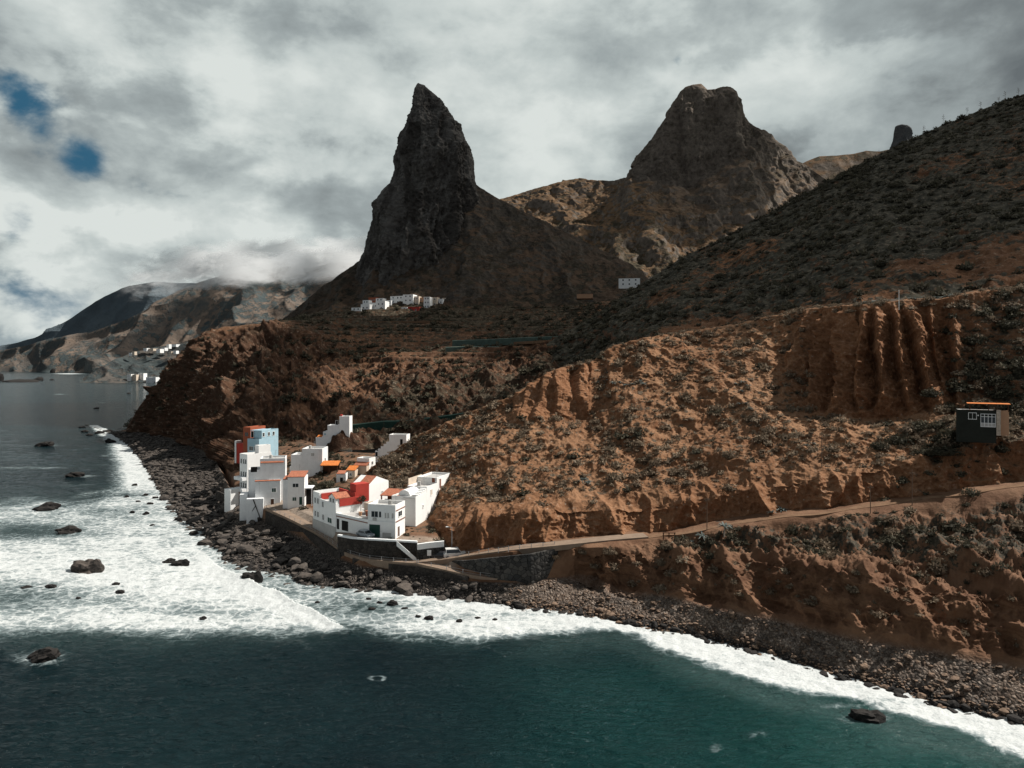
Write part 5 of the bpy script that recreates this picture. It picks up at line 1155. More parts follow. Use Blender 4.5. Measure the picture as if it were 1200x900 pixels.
RM_DARK = rock_meshes('boulder', M['rock'], [0.1, 0.3, 0.5, 0.2, 0.75, 0.4]); RM_BROWN = rock_meshes('stone', M['rock_brown'], [0.15, 0.45, 0.7, 0.3, 0.95]); RM_WET = rock_meshes('sea_rock', M['rock_wet'], [0.1, 0.4, 0.8, 0.2])

def rocks(name, meshes, w, n, n_ind, med, smax, mat, seed, label, cat, group, stufflabel):
    p, idx = scatter(SP, w, n, seed); rg = np.random.default_rng(seed + 1)
    s = np.minimum(med * np.exp(rg.normal(0, 0.55, n)), smax); vis = s / p[:, 1]
    order = np.argsort(-vis); ind = order[:n_ind]; rest = order[n_ind:]
    for i in ind:
        o = link(name, meshes[rg.integers(len(meshes))]); o.location = p[i] + [0, 0, 0.12 * s[i]]; o.scale = (s[i], s[i] * rg.uniform(.8, 1.1), s[i] * rg.uniform(.75, 1.15)); o.rotation_euler = (rg.uniform(-.3, .3), rg.uniform(-.3, .3), rg.uniform(0, 6.28))
        tag(o, label, cat, group)
    merged(name + '_bank', ROCKS_LO, p[rest] + np.c_[np.zeros((len(rest), 2)), 0.1 * s[rest]], s[rest], mat, rg.random(len(rest)) ** 1.5, seed + 2, stufflabel, cat)
beach = (ff > 0.93) * (ff < 2.0)
left = (1 - sstep(560, 640, pp))
w = beach * left * (0.35 + 0.65 * (1 - sstep(1.45, 1.95, ff) * sstep(230, 280, pp) * (1 - sstep(420, 470, pp)))) * (0.55 + 0.9 * np.exp(-((ff - 1.3) / 0.3) ** 2))
rocks('boulder', RM_DARK, w, 4200, 185, 0.58, 2.1, M['rock'], 21, 'dark basalt boulder in the bank below the village', 'boulder', 'dark boulders along the village shore', 'bank of smaller dark rocks along the village shore')
w = beach * (1 - left) * (0.25 + 1.2 * np.exp(-((ff - 1.12) / 0.22) ** 2) + 0.25 * sstep(1.7, 2, ff))
rocks('stone', RM_BROWN, w, 3600, 150, 0.20, 0.9, M['rock_brown'], 31, 'brown or grey stone on the beach under the red bluff', 'stone', 'stones on the beach under the bluff', 'scree of smaller stones on the beach under the bluff')
w = beach * (1 - left) * np.exp(-((ff - 1.03) / 0.10) ** 2)
rocks('wet_stone', RM_WET, w, 700, 60, 0.38, 1.0, M['rock_wet'], 41, 'wet black stone at the waterline under the red bluff', 'stone', 'wet black stones at the waterline', 'row of small wet black stones in the wash')

# rocks standing in the sea: (px, y, width px, height px)
named = [(102, 669, 30, 17, 'largest grey brown rock standing in the white foam offshore'), (55, 597, 23, 9, 'long black rock at the edge of the foam, level with the village'), (88, 558.5, 17, 6, 'black rock with a thin foam skirt in open water above the foam field'), (53, 522.5, 17, 6, 'low black rock in open water nearest the headland'),
         (80, 624, 22, 8, 'flat dark slab of rock in the foam'), (211, 662, 17, 7, 'low dark rock awash near the boulder bank'), (295, 681, 21, 14, 'rounded black rock where the breaking wave meets the shore'), (50, 770, 30, 11, 'black pointed rock at the near edge of the foam'), (1017, 842, 28, 12, 'lone dark rock in the green water below the bluff'),
         (197, 550, 20, 6, 'blocky black rock at the tip of the boulder bank')]
rg = np.random.default_rng(77)
def sea_rock(px, y, wp, hp, label, group=None):
    c = P3(px, y, 0.0); s = wp / F * c.y / 2 * 1.15
    o = link('sea_rock', (RM_CRAG[rg.integers(8)] if 'grey brown' not in label else RM_CRAG_B[1])); o.location = c + Vector((0, 0, 0.05 * s)); o.scale = (s, s * 0.85, hp / F * c.y / 0.62 * 0.62); o.rotation_euler = (rg.uniform(-.15, .15), rg.uniform(-.15, .15), rg.uniform(-.4, .4))
    if 'grey brown' in label: o.scale = (s, s * 0.9, s * 0.95)
    tag(o, label, 'rock', group)
for r_ in named: sea_rock(*r_)
for px, y, wp, hp in [(460, 707.5, 11, 6), (198, 657.5, 12, 4), (60, 687, 11, 4), (141, 693.5, 9, 4), (31, 688, 10, 3), (183, 548, 16, 5), (130, 517.5, 11, 5), (170, 580, 6, 3), (158, 568, 5, 3), (176, 590, 6, 3), (162, 587, 5, 2), (171, 602, 6, 4), (155, 600, 5, 3), (148, 582, 5, 3), (178, 615, 5, 2), (182, 583, 5, 3), (113, 478, 6, 2), (238, 724, 7, 3), (136, 684, 8, 3), (92, 700, 5, 2), (436, 713, 8, 3), (445, 706, 6, 3), (474, 713, 7, 3), (490, 722, 6, 3), (503, 724.5, 9, 5), (538, 727, 6, 3), (560, 724, 7, 3), (580, 726, 6, 3), (432, 701, 5, 2), (372, 705, 5, 2), (99, 505, 8, 2.5), (105, 509, 7, 2), (117, 507, 9, 3.5), (126, 505, 8, 3), (160, 531, 7, 3), (179, 538, 9, 4), (96, 500, 6, 2)]:
    sea_rock(px, y + 1, wp, hp, 'small black rock awash in the surf', 'small rocks awash in the surf')
for px, y, wp, hp, lb in [(46, 446, 11, 4, 'far dark hump at the landward end of the low reef'), (25, 447.5, 44, 3, 'far low black reef lying flat on the water'), (0, 446, 10, 8, 'far dark rock cut by the left edge of the view'), (62, 437, 6, 5, 'far dark stack under the distant coast'), (61, 445.6, 5, 1.5, 'far tiny dark reef beside the low reef'), (151, 461.5, 5, 1.5, 'tiny dark reef in open water off the headland')]:
    c = P3(px, y, 0.0); s = wp / F * c.y / 2 * 1.15; o = link('reef', RM_WET[1]); o.location = c; o.scale = (s, min(s, 40), hp / F * c.y / 0.6); tag(o, lb, 'reef')

# ------------------------------------------------------------------ scrub
def shrub_shape(seed, n=90, hgt=0.75, leaf=0.17, spiky=False):
    rg = np.random.default_rng(seed); Vs = []; Fs = []; Rv = []
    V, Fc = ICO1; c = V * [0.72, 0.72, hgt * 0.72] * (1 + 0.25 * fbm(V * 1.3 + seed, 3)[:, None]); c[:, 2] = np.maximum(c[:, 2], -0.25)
    core = (c, Fc)
    d = rg.normal(size=(n, 3)); d[:, 2] = np.abs(d[:, 2]) * 1.0 - 0.15; d /= np.linalg.norm(d, axis=1)[:, None]
    lump = 1 + 0.45 * fbm(d * 1.7 + seed * 1.3, 3)
    r = lump * rg.uniform(0.72, 1.05, n)
    p = d * r[:, None] * [1, 1, hgt]
    u = np.cross(d, rg.normal(size=(n, 3))); u /= np.linalg.norm(u, axis=1)[:, None]; w = np.cross(d, u) * 0.6 + d * rg.uniform(0.2, 1.0, n)[:, None]
    L = leaf * rg.uniform(0.6, 1.5, n)[:, None]
    tri = np.stack([p - u * L * 0.8, p + u * L * 0.8, p + w * L * 1.7], 1).reshape(-1, 3)
    V = np.concatenate([core[0], tri]); Fq = np.concatenate([core[1], np.arange(n * 3).reshape(n, 3) + len(core[0])])
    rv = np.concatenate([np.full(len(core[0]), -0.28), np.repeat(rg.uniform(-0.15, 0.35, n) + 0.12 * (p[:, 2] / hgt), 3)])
    return V, Fq, rv
SHR = [shrub_shape(k, 95, 0.6 + 0.06 * (k % 4)) for k in range(8)]; SHR_LO = [shrub_shape(30 + k, 46, 0.62, 0.24) for k in range(6)]
def shrub_meshes(prefix, mat, vals, shapes=SHR):
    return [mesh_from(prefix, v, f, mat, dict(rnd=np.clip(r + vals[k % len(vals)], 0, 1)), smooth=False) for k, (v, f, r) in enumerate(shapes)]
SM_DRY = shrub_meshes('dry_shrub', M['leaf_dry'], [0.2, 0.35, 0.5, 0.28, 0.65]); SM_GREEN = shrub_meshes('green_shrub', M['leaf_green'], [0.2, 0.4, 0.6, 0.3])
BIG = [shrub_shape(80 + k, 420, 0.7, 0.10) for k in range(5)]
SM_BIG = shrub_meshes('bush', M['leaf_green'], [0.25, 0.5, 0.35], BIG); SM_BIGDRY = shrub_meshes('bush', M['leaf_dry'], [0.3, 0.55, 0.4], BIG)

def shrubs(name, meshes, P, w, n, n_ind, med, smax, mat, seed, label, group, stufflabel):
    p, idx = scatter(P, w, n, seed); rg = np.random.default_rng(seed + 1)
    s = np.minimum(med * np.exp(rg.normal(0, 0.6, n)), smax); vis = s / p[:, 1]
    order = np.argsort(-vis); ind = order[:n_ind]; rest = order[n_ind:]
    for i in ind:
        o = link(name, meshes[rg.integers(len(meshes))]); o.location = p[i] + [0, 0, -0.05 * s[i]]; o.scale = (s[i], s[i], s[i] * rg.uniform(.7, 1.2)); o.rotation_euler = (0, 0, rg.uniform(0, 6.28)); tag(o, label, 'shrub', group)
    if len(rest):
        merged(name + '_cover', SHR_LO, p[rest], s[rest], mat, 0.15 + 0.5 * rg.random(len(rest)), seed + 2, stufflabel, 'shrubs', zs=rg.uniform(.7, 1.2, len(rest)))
hpp = np.repeat(hx[None], len(hf), 0); hff = np.repeat(hf[:, None], len(hx), 1)
cl = 0.35 + 0.65 * sstep(-0.15, 0.25, bumps(HP, 0.06, 3))
w = hm['slope'] * (1 - hm['fl']) * (1 - hm['outc']) * cl * (hff < 3.97) * (0.55 + 1.0 * (1 - sstep(430, 540, hpp)))
shrubs('dry_shrub', SM_DRY, HP, w, 2600, 150, 0.55, 1.7, M['leaf_dry'], 51, 'dry grey brown shrub on the sunlit hillside above the road', 'dry shrubs on the sunlit hillside', 'thin cover of small dry shrubs on the sunlit hillside')
w = hm['slope'] * (1 - hm['fl']) * (0.12 + 3.0 * sstep(1050, 1130, hpp)) * cl * (hff < 3.97) + 0.5 * hm['cut'] * sstep(960, 1100, hpp) + 1.2 * sstep(1100, 1150, hpp) * (hff > 2.5) * (hff < 3.95)
shrubs('green_shrub', SM_GREEN, HP, w, 800, 90, 0.75, 2.2, M['leaf_green'], 61, 'dark olive shrub on the right of the hillside around the hut', 'olive shrubs around the hut and hillside', 'cover of smaller olive shrubs on the hillside')
w = (hff > 3.93) * (hff < 4.35) * (0.3 + sstep(-0.1, 0.2, bumps(HP, 0.15, 2)))
shrubs('crest_shrub', SM_DRY, HP, w, 420, 60, 0.5, 1.2, M['leaf_dry'], 66, 'dry shrub on the crest line of the sunlit hillside', 'shrubs along the crest of the hillside', 'small tufts along the crest of the hillside')
w = sstep(3.02, 3.2, ff) * (1 - sstep(3.8, 3.98, ff)) * sstep(735, 800, pp) * (0.3 + 0.7 * sstep(-0.1, 0.2, bumps(SP, 0.1, 3)))
shrubs('bluff_shrub', SM_GREEN[:4] + SM_DRY, SP, w, 620, 130, 0.62, 1.6, M['leaf_green'], 71, 'grey green shrub on top of the red bluff below the road', 'shrubs on the bluff below the road', 'cover of smaller shrubs on the bluff below the road')
w = (ff > 5.15) * (ff < 6.95) * sstep(312, 330, pp) * (1 - sstep(520, 535, pp))
shrubs('village_shrub', SM_GREEN + SM_DRY[:3], SP, w, 420, 40, 0.7, 1.5, M['leaf_green'], 73, 'dark shrub on the earth slope between the village houses', 'shrubs between the village houses', 'weeds and small shrubs between the village houses')
w = np.clip(sa['bare'] * (ff > 2.3) * (ff < 3.0), 0, 1) * 0.5
shrubs('cliff_shrub', SM_DRY, SP, w, 120, 30, 0.5, 1.1, M['leaf_dry'], 76, 'small dry shrub clinging to the face of the red bluff', 'shrubs clinging to the bluff face', 'tiny tufts on the face of the bluff')
gff = np.repeat(gf[:, None], len(gx), 1); gpp = np.repeat(gx[None], len(gf), 0)
w = (gff > 0.1) * (gff < 3.9) * sstep(-0.2, 0.3, bumps(GP, 0.03, 3)) * (0.3 + 0.7 * sstep(300, 400, gpp))
shrubs('valley_shrub', SM_GREEN, GP, w, 3000, 0, 1.1, 3.0, M['leaf_green'], 81, '', '', 'dark scrub covering the headland and valley terraces')
uff = np.repeat(uf[:, None], len(ux), 1)
w = (uff > 0.05) * (uff < 2.02) * (0.05 + ua['veg'] ** 2)
shrubs('hillside_shrub', SM_GREEN, UP, w, 3600, 0, 1.1, 2.6, M['leaf_green'], 91, '', '', 'dark scrub covering the shaded upper hillside')

def bush(px, y, rad, label, dry=False, ground=G_near, hs=1.0, sink=0.1):
    c = ground(px, y) if ground else px
    o = link('bush', (SM_BIGDRY if dry else SM_BIG)[rg.integers(5)]); o.location = c - Vector((0, 0, rad * sink)); o.scale = (rad, rad, rad * hs); o.rotation_euler = (0, 0, rg.uniform(0, 6.28)); return tag(o, label, 'bush')
bush(1052, 517, 2.6, 'broad dark bush at the foot of the fluted cliff, left of the hut'); bush(1030, 522, 1.7, 'smaller dark bush left of the broad one under the fluted cliff')
bush(1076, 500, 2.3, 'tall dark bush between the fluted cliff and the hut'); bush(1105, 528, 3.0, 'low spreading olive bush on the slope below the hut', hs=0.55); bush(1083, 530, 2.1, 'olive bush left of the spreading one below the hut', hs=.7)
bush(1100, 498, 1.9, 'dark bush just left of the hut wall'); bush(1192, 498, 1.8, 'dark bush at the right of the hut beside the wall')
bush(1140, 440, 2.8, 'dark green bush in the gully above the hut roof'); bush(1165, 448, 2.6, 'dark green bush directly behind the orange canopy'); bush(1192, 430, 3.0, 'dark green bush high in the gully at the right'); bush(1140, 400, 2.4, 'mid green bush on the gully side right of the fluted cliff'); bush(1120, 450, 2.0, 'olive bush in the lower gully beside the fluted cliff')
bush(1128, 515, 1.6, 'olive bush hiding the foot of the hut below its window', hs=.8); bush(1155, 514, 1.3, 'dry bush in front of the hut doors', True, hs=.7); bush(1106, 515, 2.0, 'dark bush on the slope left of the hut foot'); bush(1116, 508, 1.7, 'dark bush at the left front corner of the hut', hs=.7); bush(1140, 512, 1.3, 'low bush in front of the hut door wall', hs=.6); bush(1186, 478, 2.2, 'tall dark bush against the right side of the hut'); bush(1112, 478, 1.9, 'dark bush behind the left corner of the hut'); bush(1170, 462, 2.3, 'dark bush behind the right end of the orange canopy'); bush(1090, 462, 2.0, 'olive bush at the right foot of the fluted cliff'); bush(1160, 415, 2.4, 'dark bush half way up the gully above the hut'); bush(1180, 380, 2.4, 'dark bush near the top of the gully at the right')
bush(1137, 578, 1.5, 'round dark bush on the road edge below the hut'); bush(776, 690, 1.55, 'round grey bush at the foot of the gully beside the beach', True, hs=1.1); bush(650, 651, 1.0, 'small round bush where the lava stone wall ends', True); bush(716, 646, 1.4, 'grey round bush on the rim of the bluff right of the wall', True); bush(683, 648, 1.0, 'small grey bush at the landward end of the stone wall', True)
for px, y, D, r_, lb in [(372, 573, 196, 2.5, 'dark bush beside the tall grey-white house'), (384, 569, 199, 2.7, 'largest dark bush among the upper village houses'), (393, 575, 194, 2.0, 'dark bush below the tiny white house'), (325, 553, 212, 2.2, 'dark bush between the blue house and the plain white house'), (404, 577, 190, 2.0, 'dark bush behind the red terrace house'), (362, 577, 190, 1.8, 'dark bush by the carport')]:
    bush(px, y, r_, lb)

# ------------------------------------------------------------------ agaves and stalks
def agave_mesh(seed, n=26, up=0.6):
    rg = np.random.default_rng(seed); V = []; Fc = []; Rr = []
    for k in range(n):
        a = k * 2.4 + rg.uniform(-.2, .2); el = rg.uniform(0.25, 1.0) * up * 1.5 + 0.1; L = rg.uniform(0.8, 1.15); w = rg.uniform(0.07, 0.11)
        d = np.array([math.cos(a), math.sin(a), 0.0]); s = np.array([-math.sin(a), math.cos(a), 0]); b = len(V)
        for t, ww in ((0, 0.7), (0.35, 1.0), (0.7, 0.7), (1.0, 0.05)):
            e = el - 0.5 * t * t; c = d * L * t * math.cos(e) + np.array([0, 0, 1]) * L * t * math.sin(e)
            V += [c - s * w * ww + [0, 0, .03], c + s * w * ww + [0, 0, .03]]
        for j in range(3): Fc.append((b + 2 * j, b + 2 * j + 1, b + 2 * j + 3, b + 2 * j + 2))
        Rr += [rg.uniform(0.2, 0.9)] * 8
    return mesh_from('agave', np.array(V), np.array(Fc), M['leaf_agave'], dict(rnd=Rr))
AG = [agave_mesh(k) for k in range(4)]
def agave(px, y, rad, label, group=None, ground=G_near, c=None):
    c = ground(px, y) if c is None else c
    o = link('agave', AG[rg.integers(4)]); o.location = c; o.scale = (rad,) * 3; o.rotation_euler = (rg.uniform(-.2, .2), rg.uniform(-.2, .2), rg.uniform(0, 6.28)); tag(o, label, 'agave', group); return o
for px, y in [(702, 448), (710, 446), (718, 449), (726, 447), (733, 451), (741, 449), (748, 447), (755, 450)]: agave(px, y, 1.15, 'blue grey agave in the row beside the eroded outcrop', 'agaves beside the eroded outcrop')
for px, y in [(862, 449), (869, 447), (876, 452), (868, 458), (866, 474), (874, 472), (880, 478)]: agave(px, y, 1.1, 'pale agave in the cluster left of the fluted cliff', 'agaves left of the fluted cliff')
for px, y in [(677, 564), (684, 561), (690, 565)]: agave(px, y, 1.2, 'pale agave in the small clump in the middle of the sunlit hillside', 'agaves on the middle hillside')
for px, y in [(945, 521), (953, 519)]: agave(px, y, 1.0, 'agave below the foot of the fluted cliff', 'agaves below the fluted cliff')
o = agave(848, 626, 1.7, 'large blue green agave on a short bare trunk at the road edge'); o.location.z += 1.5; o.rotation_euler = (0, 0, 0.4)
MB().tube((-0.05, 0, -1.5), (0.06, 0, 0.1), 0.10, 0.07, 8).obj('trunk', M['stonepillar'], o)
agave(822, 629, 1.4, 'blue grey agave at the road edge above the gully, left of the trunked one'); agave(808, 634, 1.3, 'small agave on the gully shoulder by the road'); agave(916, 597, 1.6, 'blue agave beside the road below the middle pole'); agave(905, 600, 1.2, 'smaller agave left of the blue one by the road')
agave(430, 0, 0.9, 'pale agave by the stair wall', c=P3(452, 640, 8.3) + Vector((0, 6, 0)))
hq = HP.reshape(-1, 3); hpx, hpy = proj(hq); top = (hff.ravel() > 4.05) & (hff.ravel() < 4.75)
k_top = np.where(top)[0]
def plateau(px, back):
    d = np.abs(hpx[k_top] - px) + np.abs((hff.ravel()[k_top] - 4.05 - back)) * 40; return Vector(hq[k_top[int(np.argmin(d))]])
for k in range(34):
    px = 1005 + k * 3.4 + rg.uniform(-1, 1); agave(0, 0, rg.uniform(0.7, 1.35), 'grey green agave in the hedge along the rim of the fluted cliff', 'agaves along the cliff rim', c=plateau(px, rg.uniform(0.05, 0.45)))
for k in range(12):
    o = bush(plateau(915 + k * 9 + rg.uniform(-3, 3), rg.uniform(0.0, 0.4)), 0, rg.uniform(0.8, 1.5), 'pale dry bush on the flat ground behind the cliff rim', True, None); o['group'] = 'bushes behind the cliff rim'
w_ = thing('rim_wall', 'thin pale concrete edge of the terrace above the fluted cliff', 'wall', plateau(1052, 0.02)); MB().box(-1.5, 6.0, 0.2, 0.45, -0.6, 0.30).obj('masonry', M['cream'], w_); MB().box(8.5, 16, 0.6, 0.85, -0.6, 0.35).obj('masonry', M['cream'], w_)

uq = UP.reshape(-1, 3); upx, upy = proj(uq); rk = np.where(np.abs(uff.ravel() - 2.0) < 0.04)[0]
for px, hh in [(1194, 6.5), (1178, 6.5), (1170, 4.5), (1150, 6.0), (1133, 5.5), (1105, 7.0), (1083, 6.0), (1030, 3.5)]:
    c = Vector(uq[rk[int(np.argmin(np.abs(upx[rk] - px)))]]); root = thing('agave_stalk', 'dead agave flower stalk on the skyline of the dark hillside', 'agave stalk', c, rg.uniform(0, 6), 'agave stalks on the skyline')
    MB().tube((0, 0, -1), (0.25, 0, hh), 0.10, 0.05, 6).obj('stem', M['wood'], root)
    m = MB()
    for j in range(7):
        a = j * 2.2; z = hh * (0.55 + 0.42 * j / 7); m.tube((0.2, 0, z), (0.2 + math.cos(a) * (1.1 - 0.1 * j), math.sin(a), z + 0.5), 0.04, 0.12, 5)
    m.obj('flower_branch', M['wood'], root)
c = G_near(1020, 605)

# tree on the terrace of the red house
def terrace_tree():
    c = P3(423, 603, 11.6); c.y = 161; c = at(422.5, 596, 161); root = thing('tree', 'small umbrella shaped tree on the roof terrace beside the red wall', 'tree', c - Vector((0, 0, 0.4)))
    m = MB(); m.tube((0, 0, -1.0), (0.08, 0, 1.3), 0.14, 0.10, 8)
    for k in range(5): m.tube((0.08, 0, 1.25), (math.cos(k * 1.26) * 0.8, math.sin(k * 1.26) * 0.8, 2.3), 0.08, 0.03, 6)
    m.obj('trunk', M['wood'], root)
    rg2 = np.random.default_rng(3); n = 700
    d = rg2.normal(size=(n, 3)); d /= np.linalg.norm(d, axis=1)[:, None]; p = d * rg2.uniform(0.55, 1.0, n)[:, None] * (1 + 0.3 * fbm(d * 2, 2))[:, None] * [1.35, 1.35, 0.75] + [0, 0, 2.6]
    u = rg2.normal(size=(n, 3)); w = rg2.normal(size=(n, 3)); tri = np.stack([p, p + u * 0.16, p + w * 0.16], 1).reshape(-1, 3)
    link('crown', mesh_from('crown', tri, np.arange(n * 3).reshape(n, 3), M['leaf_green'], dict(rnd=np.repeat(rg2.uniform(0.1, 0.9, n), 3)), smooth=False), root)
terrace_tree()

def terrace_path(pts, w, lift=0.25):
    c = [G_mid(px, y) for px, y in pts]
    ribbon('terrace_track', [(CX + F * p.x / p.y, HY - F * (p.z - CAM_H) / p.y, p.z) for p in c], w, M['dirt'], 1.5, lift)
terrace_path([(560, 402), (600, 400), (640, 398), (680, 396)], 2.5)
terrace_path([(430, 377), (470, 376), (510, 376), (545, 377)], 2.0)
# ------------------------------------------------------------------ sky, sun, clouds, camera
SUN_AZ, SUN_EL = R(77), R(49)
SDIR = Vector((math.sin(SUN_AZ) * math.cos(SUN_EL), math.cos(SUN_AZ) * math.cos(SUN_EL), math.sin(SUN_EL)))

def cloud_deck():
    """an unseen bank of low cloud beyond the top of the frame, shaped so its shadow lies over the spire, headland and upper slopes"""
    n = 150
    # outline of the shadowed ground (x, y at about z=90), pushed up the sun ray to the cloud's height
    def inside(x, y):
        w = 60 * np.sin(x * .011 + 1) + 40 * np.sin(y * .017)
        front = np.interp(x, [-400, -120, -80, -50, 0, 60, 110, 200, 330, 600], [580, 480, 330, 285, 265, 250, 208, 182, 168, 150]) + 0.12 * w
        s = sstep(0, 26, y - front)
        s = s * (1 - sstep(-40, 60, y - 905 + w)) * sstep(-520, -400, x + w) * (1 - sstep(480, 620, x + 0.5 * w))
        s = np.maximum(s, 1.1 * np.exp(-((x - 90) / 115) ** 2 - ((y - 982) / 62) ** 2))
        return s
    h = 760.0
    gxx, gyy = np.meshgrid(np.linspace(-560, 660, n), np.linspace(120, 1080, n))
    q = np.stack([gxx.ravel(), gyy.ravel(), 0 * gxx.ravel()], -1)
    nz = (fbm(q * 0.006, 4) * 0.55 + fbm(q * 0.03, 3) * 0.18).reshape(n, n)
    m = inside(gxx, gyy) + nz * 0.55
    holes = 0
    for (cx, cy, r, am) in [(20, 335, 55, 1.0), (-15, 385, 45, 0.8), (-90, 350, 50, 0.35), (250, 330, 45, 0.35), (-190, 420, 60, 0.35), (-95, 600, 40, 1.3), (95, 565, 32, 1.2)]:  # gaps cut so sunlight reaches the valley and the hamlet
        m = m - am * np.exp(-((gxx - cx) ** 2 + (gyy - cy) ** 2) / r ** 2)
    thick = np.clip(m - 0.42, 0, 1)
    k = (h - 90) / math.tan(SUN_EL)
    X = gxx + k * math.sin(SUN_AZ); Y = gyy + k * math.cos(SUN_AZ)
    top = h + thick ** 0.6 * 90 * (0.7 + nz); bot = h - thick ** 0.6 * 22 + nz * 6
    keep = (m > 0.42)
    V = np.concatenate([np.stack([X, Y, top], -1).reshape(-1, 3), np.stack([X, Y, bot], -1).reshape(-1, 3)])
    fq = grid_faces(n, n); kf = keep.ravel()[fq].any(1)
    f1 = fq[kf]; f2 = f1[:, ::-1] + n * n
    t = NT('cloud_white'); b = t.n('ShaderNodeBsdfDiffuse', {'Color': rgb(0.8, 0.8, 0.8)}); o = t.n('ShaderNodeOutputMaterial'); tr = t.n('ShaderNodeBsdfTransparent', {0: rgb(0.85, 0.85, 0.85)}); mx = t.n('ShaderNodeMixShader', {0: 0.52}); t.t.links.new(tr.outputs[0], mx.inputs[1]); t.t.links.new(b.outputs[0], mx.inputs[2]); t.t.links.new(mx.outputs[0], o.inputs[0])
    me = mesh_from('cloud_deck', V, np.concatenate([f1, f2]), t.m)
    link('cloud_deck', me, kind='structure')
cloud_deck()

def cloud_cap():
    """cloud lying along the crest of the coastal mountain"""
    t = NT('cloud_cap_vapour'); p = t.pos()
    n = t.noise(t.n('ShaderNodeMapping', {0: p, 3: (1.0, 0.4, 2.0)}).outputs[0], 0.0075, 7, 0.6, 0.3)
    a = t.step(t.math('ADD', t.attr('veg'), t.math('MULTIPLY', t.math('SUBTRACT', n, 0.5), 1.1)), 0.25, 0.95)
    d = t.n('ShaderNodeBsdfDiffuse', {'Color': rgb(0.9, 0.92, 0.93)}); tl = t.n('ShaderNodeBsdfTranslucent', {'Color': rgb(0.9, 0.92, 0.93)})
    mx = t.n('ShaderNodeMixShader', {0: 0.5}); t.t.links.new(d.outputs[0], mx.inputs[1]); t.t.links.new(tl.outputs[0], mx.inputs[2])
    tr = t.n('ShaderNodeBsdfTransparent'); m2 = t.n('ShaderNodeMixShader', {0: t.math('MULTIPLY', t.math('MULTIPLY', a, 0.92), t.step(t.attr('veg'), 0.02, 0.45))})
    t.t.links.new(tr.outputs[0], m2.inputs[1]); t.t.links.new(mx.outputs[0], m2.inputs[2])
    o = t.n('ShaderNodeOutputMaterial'); t.t.links.new(m2.outputs[0], o.inputs[0])
    for i, (D, lo, hi, seed, s) in enumerate([(3780, 318, 262, 0.0, 1.0), (3560, 330, 275, 4.0, 0.9)]):
        px = cols(40, 520, 140); v = np.linspace(0, 1, 40)
        lift = np.interp(px, [40, 130, 190, 250, 300, 360, 420, 520], [46, 36, 24, 16, 11, 11, 8, -2])
        y = lo + lift[None] + (hi - lo) * v[:, None] + 0 * px[None]
        Dd = D + 60 * np.sin(px[None] * 0.05 + seed) + 260 * v[:, None]
        P = np.stack([(px[None] - CX) / F * Dd, Dd + 0 * y, zat(y, Dd)], -1)
        den = np.sin(np.clip(v, 0, 1) * math.pi)[:, None] ** 0.8 * np.interp(px, [40, 110, 190, 260, 330, 420, 520], [0, 0.25, 0.65, 0.9, 1, 1, 1])[None] * s
        me = mesh_from('cloud_cap', P.reshape(-1, 3), grid_faces(*P.shape[:2]), t.m, dict(veg=den.ravel()))
        link('cloud_cap', me, kind='structure')
cloud_cap()

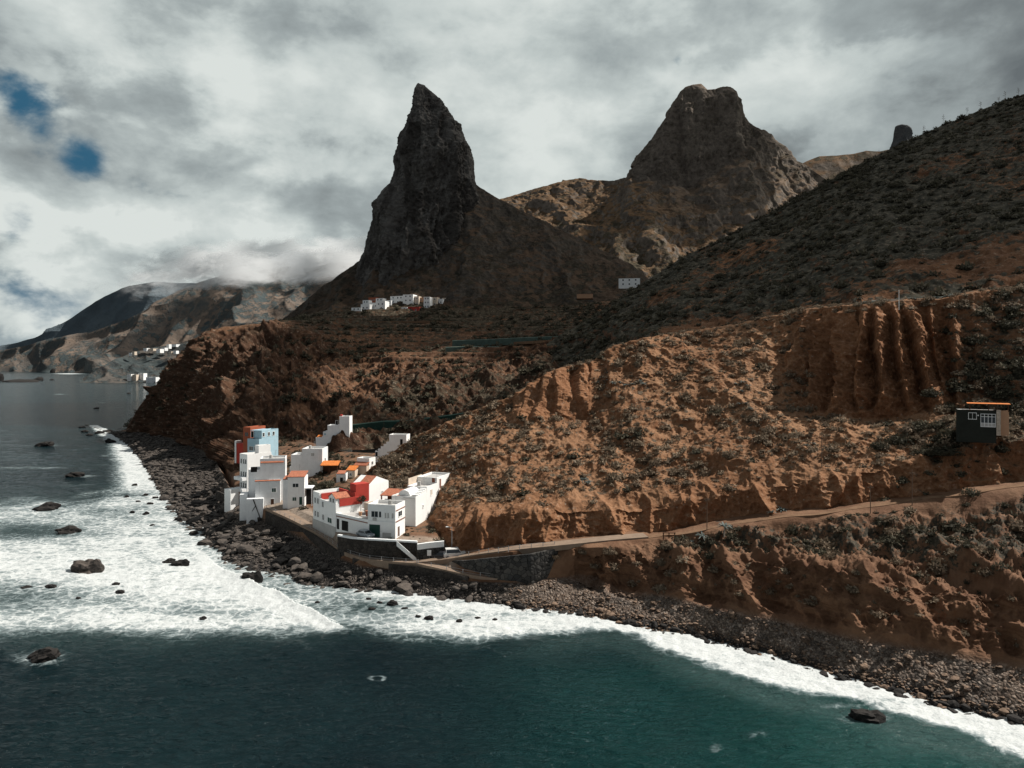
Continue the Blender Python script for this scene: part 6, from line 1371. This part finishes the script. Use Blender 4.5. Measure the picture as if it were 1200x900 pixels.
def make_world():
    w = bpy.data.worlds.new('World'); bpy.context.scene.world = w; w.use_nodes = True
    nt = w.node_tree; nt.nodes.clear()
    t = NT.__new__(NT); t.t = nt; t.m = None
    sky = t.n('ShaderNodeTexSky', sky_type='NISHITA', sun_disc=False, sun_elevation=SUN_EL, sun_rotation=SUN_AZ, altitude=50.0, air_density=1.0, dust_density=1.2, ozone_density=2.0)
    blue = t.mix(1.0, sky.outputs[0], rgb(0.075, 0.085, 0.10), 'MULTIPLY')
    d = t.n('ShaderNodeTexCoord').outputs['Generated']
    xyz = t.n('ShaderNodeSeparateXYZ', {0: d}); zc = t.math('MAXIMUM', xyz.outputs[2], 0.0)
    # flat cloud base seen in perspective
    k = t.math('DIVIDE', 1.0, t.math('ADD', zc, 0.16))
    pl = t.n('ShaderNodeCombineXYZ', {0: t.math('MULTIPLY', xyz.outputs[0], k), 1: t.math('MULTIPLY', xyz.outputs[1], k), 2: 0.37}).outputs[0]
    def dirv(px, y):
        v = Vector(((px - CX) / F, 1, -(y - HY) / F)).normalized(); return v
    def blob(px, y, rad, soft=1.0):
        """soft patch of sky around one bearing"""
        v = dirv(px, y)
        dist = t.n('ShaderNodeVectorMath', {0: d, 1: tuple(v)}, operation='DISTANCE').outputs['Value']
        return t.step(dist, rad / F * (1 + 0.6 * soft), rad / F * (1 - 0.8 * soft))
    dm = t.n('ShaderNodeMapping', {0: d, 3: (1.0, 1.0, 1.7)}).outputs[0]
    big = t.noise(pl, 0.9, 3, 0.5, 0.2); midn = t.noise(dm, 3.6, 6, 0.46, 0.0); puff = t.noise(dm, 9.5, 8, 0.57, 0.15)
    sm = t.math('ADD', t.math('MULTIPLY', big, 0.30), t.math('ADD', t.math('MULTIPLY', midn, 0.42), t.math('MULTIPLY', puff, 0.36)))
    # brightness of the cloud layer
    # self shading of the lumps: the side toward the sun is brighter
    dl = t.n('ShaderNodeVectorMath', {0: dm, 1: (0.045, 0.012, 0.085)}, operation='ADD').outputs[0]
    e1 = t.math('SUBTRACT', midn, t.noise(dl, 3.6, 6, 0.46, 0.0)); e2 = t.math('SUBTRACT', puff, t.noise(dl, 9.5, 8, 0.57, 0.15))
    emb = t.math('ADD', t.math('MULTIPLY', e1, 0.85), t.math('MULTIPLY', e2, 0.65))
    br = t.math('ADD', t.math('MULTIPLY', t.math('SUBTRACT', sm, 0.5), 1.25), t.math('MULTIPLY', emb, t.math('ADD', 0.55, t.math('MULTIPLY', blob(140, 280, 240), 0.45))))
    br = t.math('ADD', br, 0.48)
    for px, y, r, am in [(590, 110, 150, 0.20), (640, 190, 90, 0.06), (420, 70, 170, 0.08), (240, 230, 150, 0.08), (110, 160, 130, 0.08), (230, 290, 90, 0.16), (310, 300, 60, 0.14), (70, 290, 70, 0.10), (70, 345, 45, 0.22), (110, 350, 40, 0.16), (1000, 50, 110, 0.20), (870, 50, 110, 0.16),
                         (940, 180, 150, -0.16), (1110, 140, 170, -0.20), (1190, 40, 110, -0.16), (760, 15, 60, -0.12), (30, 25, 120, -0.10), (200, 40, 160, -0.04), (470, 15, 140, -0.10), (170, 332, 32, -0.22), (215, 325, 40, -0.22), (380, 250, 90, -0.05), (150, 235, 60, -0.02), (200, 130, 110, 0.12), (330, 210, 90, 0.07)]:
        br = t.math('ADD', br, t.math('MULTIPLY', blob(px, y, r), am))
    cum = t.step(t.math('ADD', t.math('MULTIPLY', midn, 0.55), t.math('MULTIPLY', puff, 0.45)), 0.47, 0.56)
    br = t.math('ADD', br, t.math('MULTIPLY', t.math('SUBTRACT', cum, 0.45), t.math('ADD', 0.06, t.math('ADD', t.math('MULTIPLY', blob(140, 290, 210), 0.14), t.math('MULTIPLY', blob(950, 50, 140), 0.10)))))
    cl = t.ramp(br, [(0.0, (0.135, 0.155, 0.165)), (0.22, (0.225, 0.255, 0.262)), (0.45, (0.335, 0.380, 0.385)), (0.68, (0.52, 0.575, 0.565)), (0.95, (0.70, 0.745, 0.72))])
    # openings to the blue
    op = t.math('MULTIPLY', t.math('SUBTRACT', 0.5, t.math('ADD', t.math('MULTIPLY', midn, 0.5), t.math('MULTIPLY', puff, 0.5))), 2.6)
    for px, y, r, am in [(40, 120, 36, 0.46), (12, 100, 26, 0.3), (22, 252, 26, 0.6), (100, 186, 20, 0.5), (10, 320, 30, 0.3), (20, 385, 50, 0.42), (90, 372, 40, 0.2), (795, 72, 9, 0.4)]:
        op = t.math('ADD', op, t.math('MULTIPLY', blob(px, y, r), am))
    om = t.step(op, 0.28, 0.66)
    haze = t.mix(0.45, blue, rgb(0.20, 0.30, 0.40))
    low = t.step(zc, 0.10, 0.0)
    blue2 = t.mix(low, t.mix(1.0, blue, rgb(0.034, 0.118, 0.20)), haze)
    col = t.mix(om, cl, blue2)
    # unseen sky overhead is set darker to cut the fill light
    up = t.step(zc, 0.50, 0.85)
    col = t.mix(up, col, rgb(0.17, 0.19, 0.21))
    col = t.mix(t.step(xyz.outputs[1], 0.1, -0.4), col, rgb(0.24, 0.265, 0.285))  # sky behind the camera also set darker, for less fill
    bg = t.n('ShaderNodeBackground', {0: col, 1: 1.0}); o = t.n('ShaderNodeOutputWorld'); nt.links.new(bg.outputs[0], o.inputs[0])
make_world()

sl = bpy.data.lights.new('sun', 'SUN'); sl.energy = 6.2; sl.angle = R(0.55); sl.color = (1.0, 0.95, 0.88)
so = bpy.data.objects.new('sun', sl); C.objects.link(so); so.rotation_euler = SDIR.to_track_quat('Z', 'Y').to_euler()

cam = bpy.data.cameras.new('camera'); cam.lens = 36 * F / 1200; cam.sensor_width = 36; cam.sensor_fit = 'HORIZONTAL'
cam.shift_y = -(450 - HY) / 1200; cam.clip_start = 1.0; cam.clip_end = 200000
co = bpy.data.objects.new('camera', cam); C.objects.link(co); co.location = (0, 0, CAM_H); co.rotation_euler = (R(90), 0, 0)
sc = bpy.context.scene; sc.camera = co
sc.view_settings.view_transform = 'Standard'; sc.view_settings.look = 'None'; sc.view_settings.exposure = 0; sc.view_settings.gamma = 1
sc.cycles.max_bounces = 4; sc.cycles.diffuse_bounces = 2; sc.cycles.glossy_bounces = 2; sc.cycles.transparent_max_bounces = 8
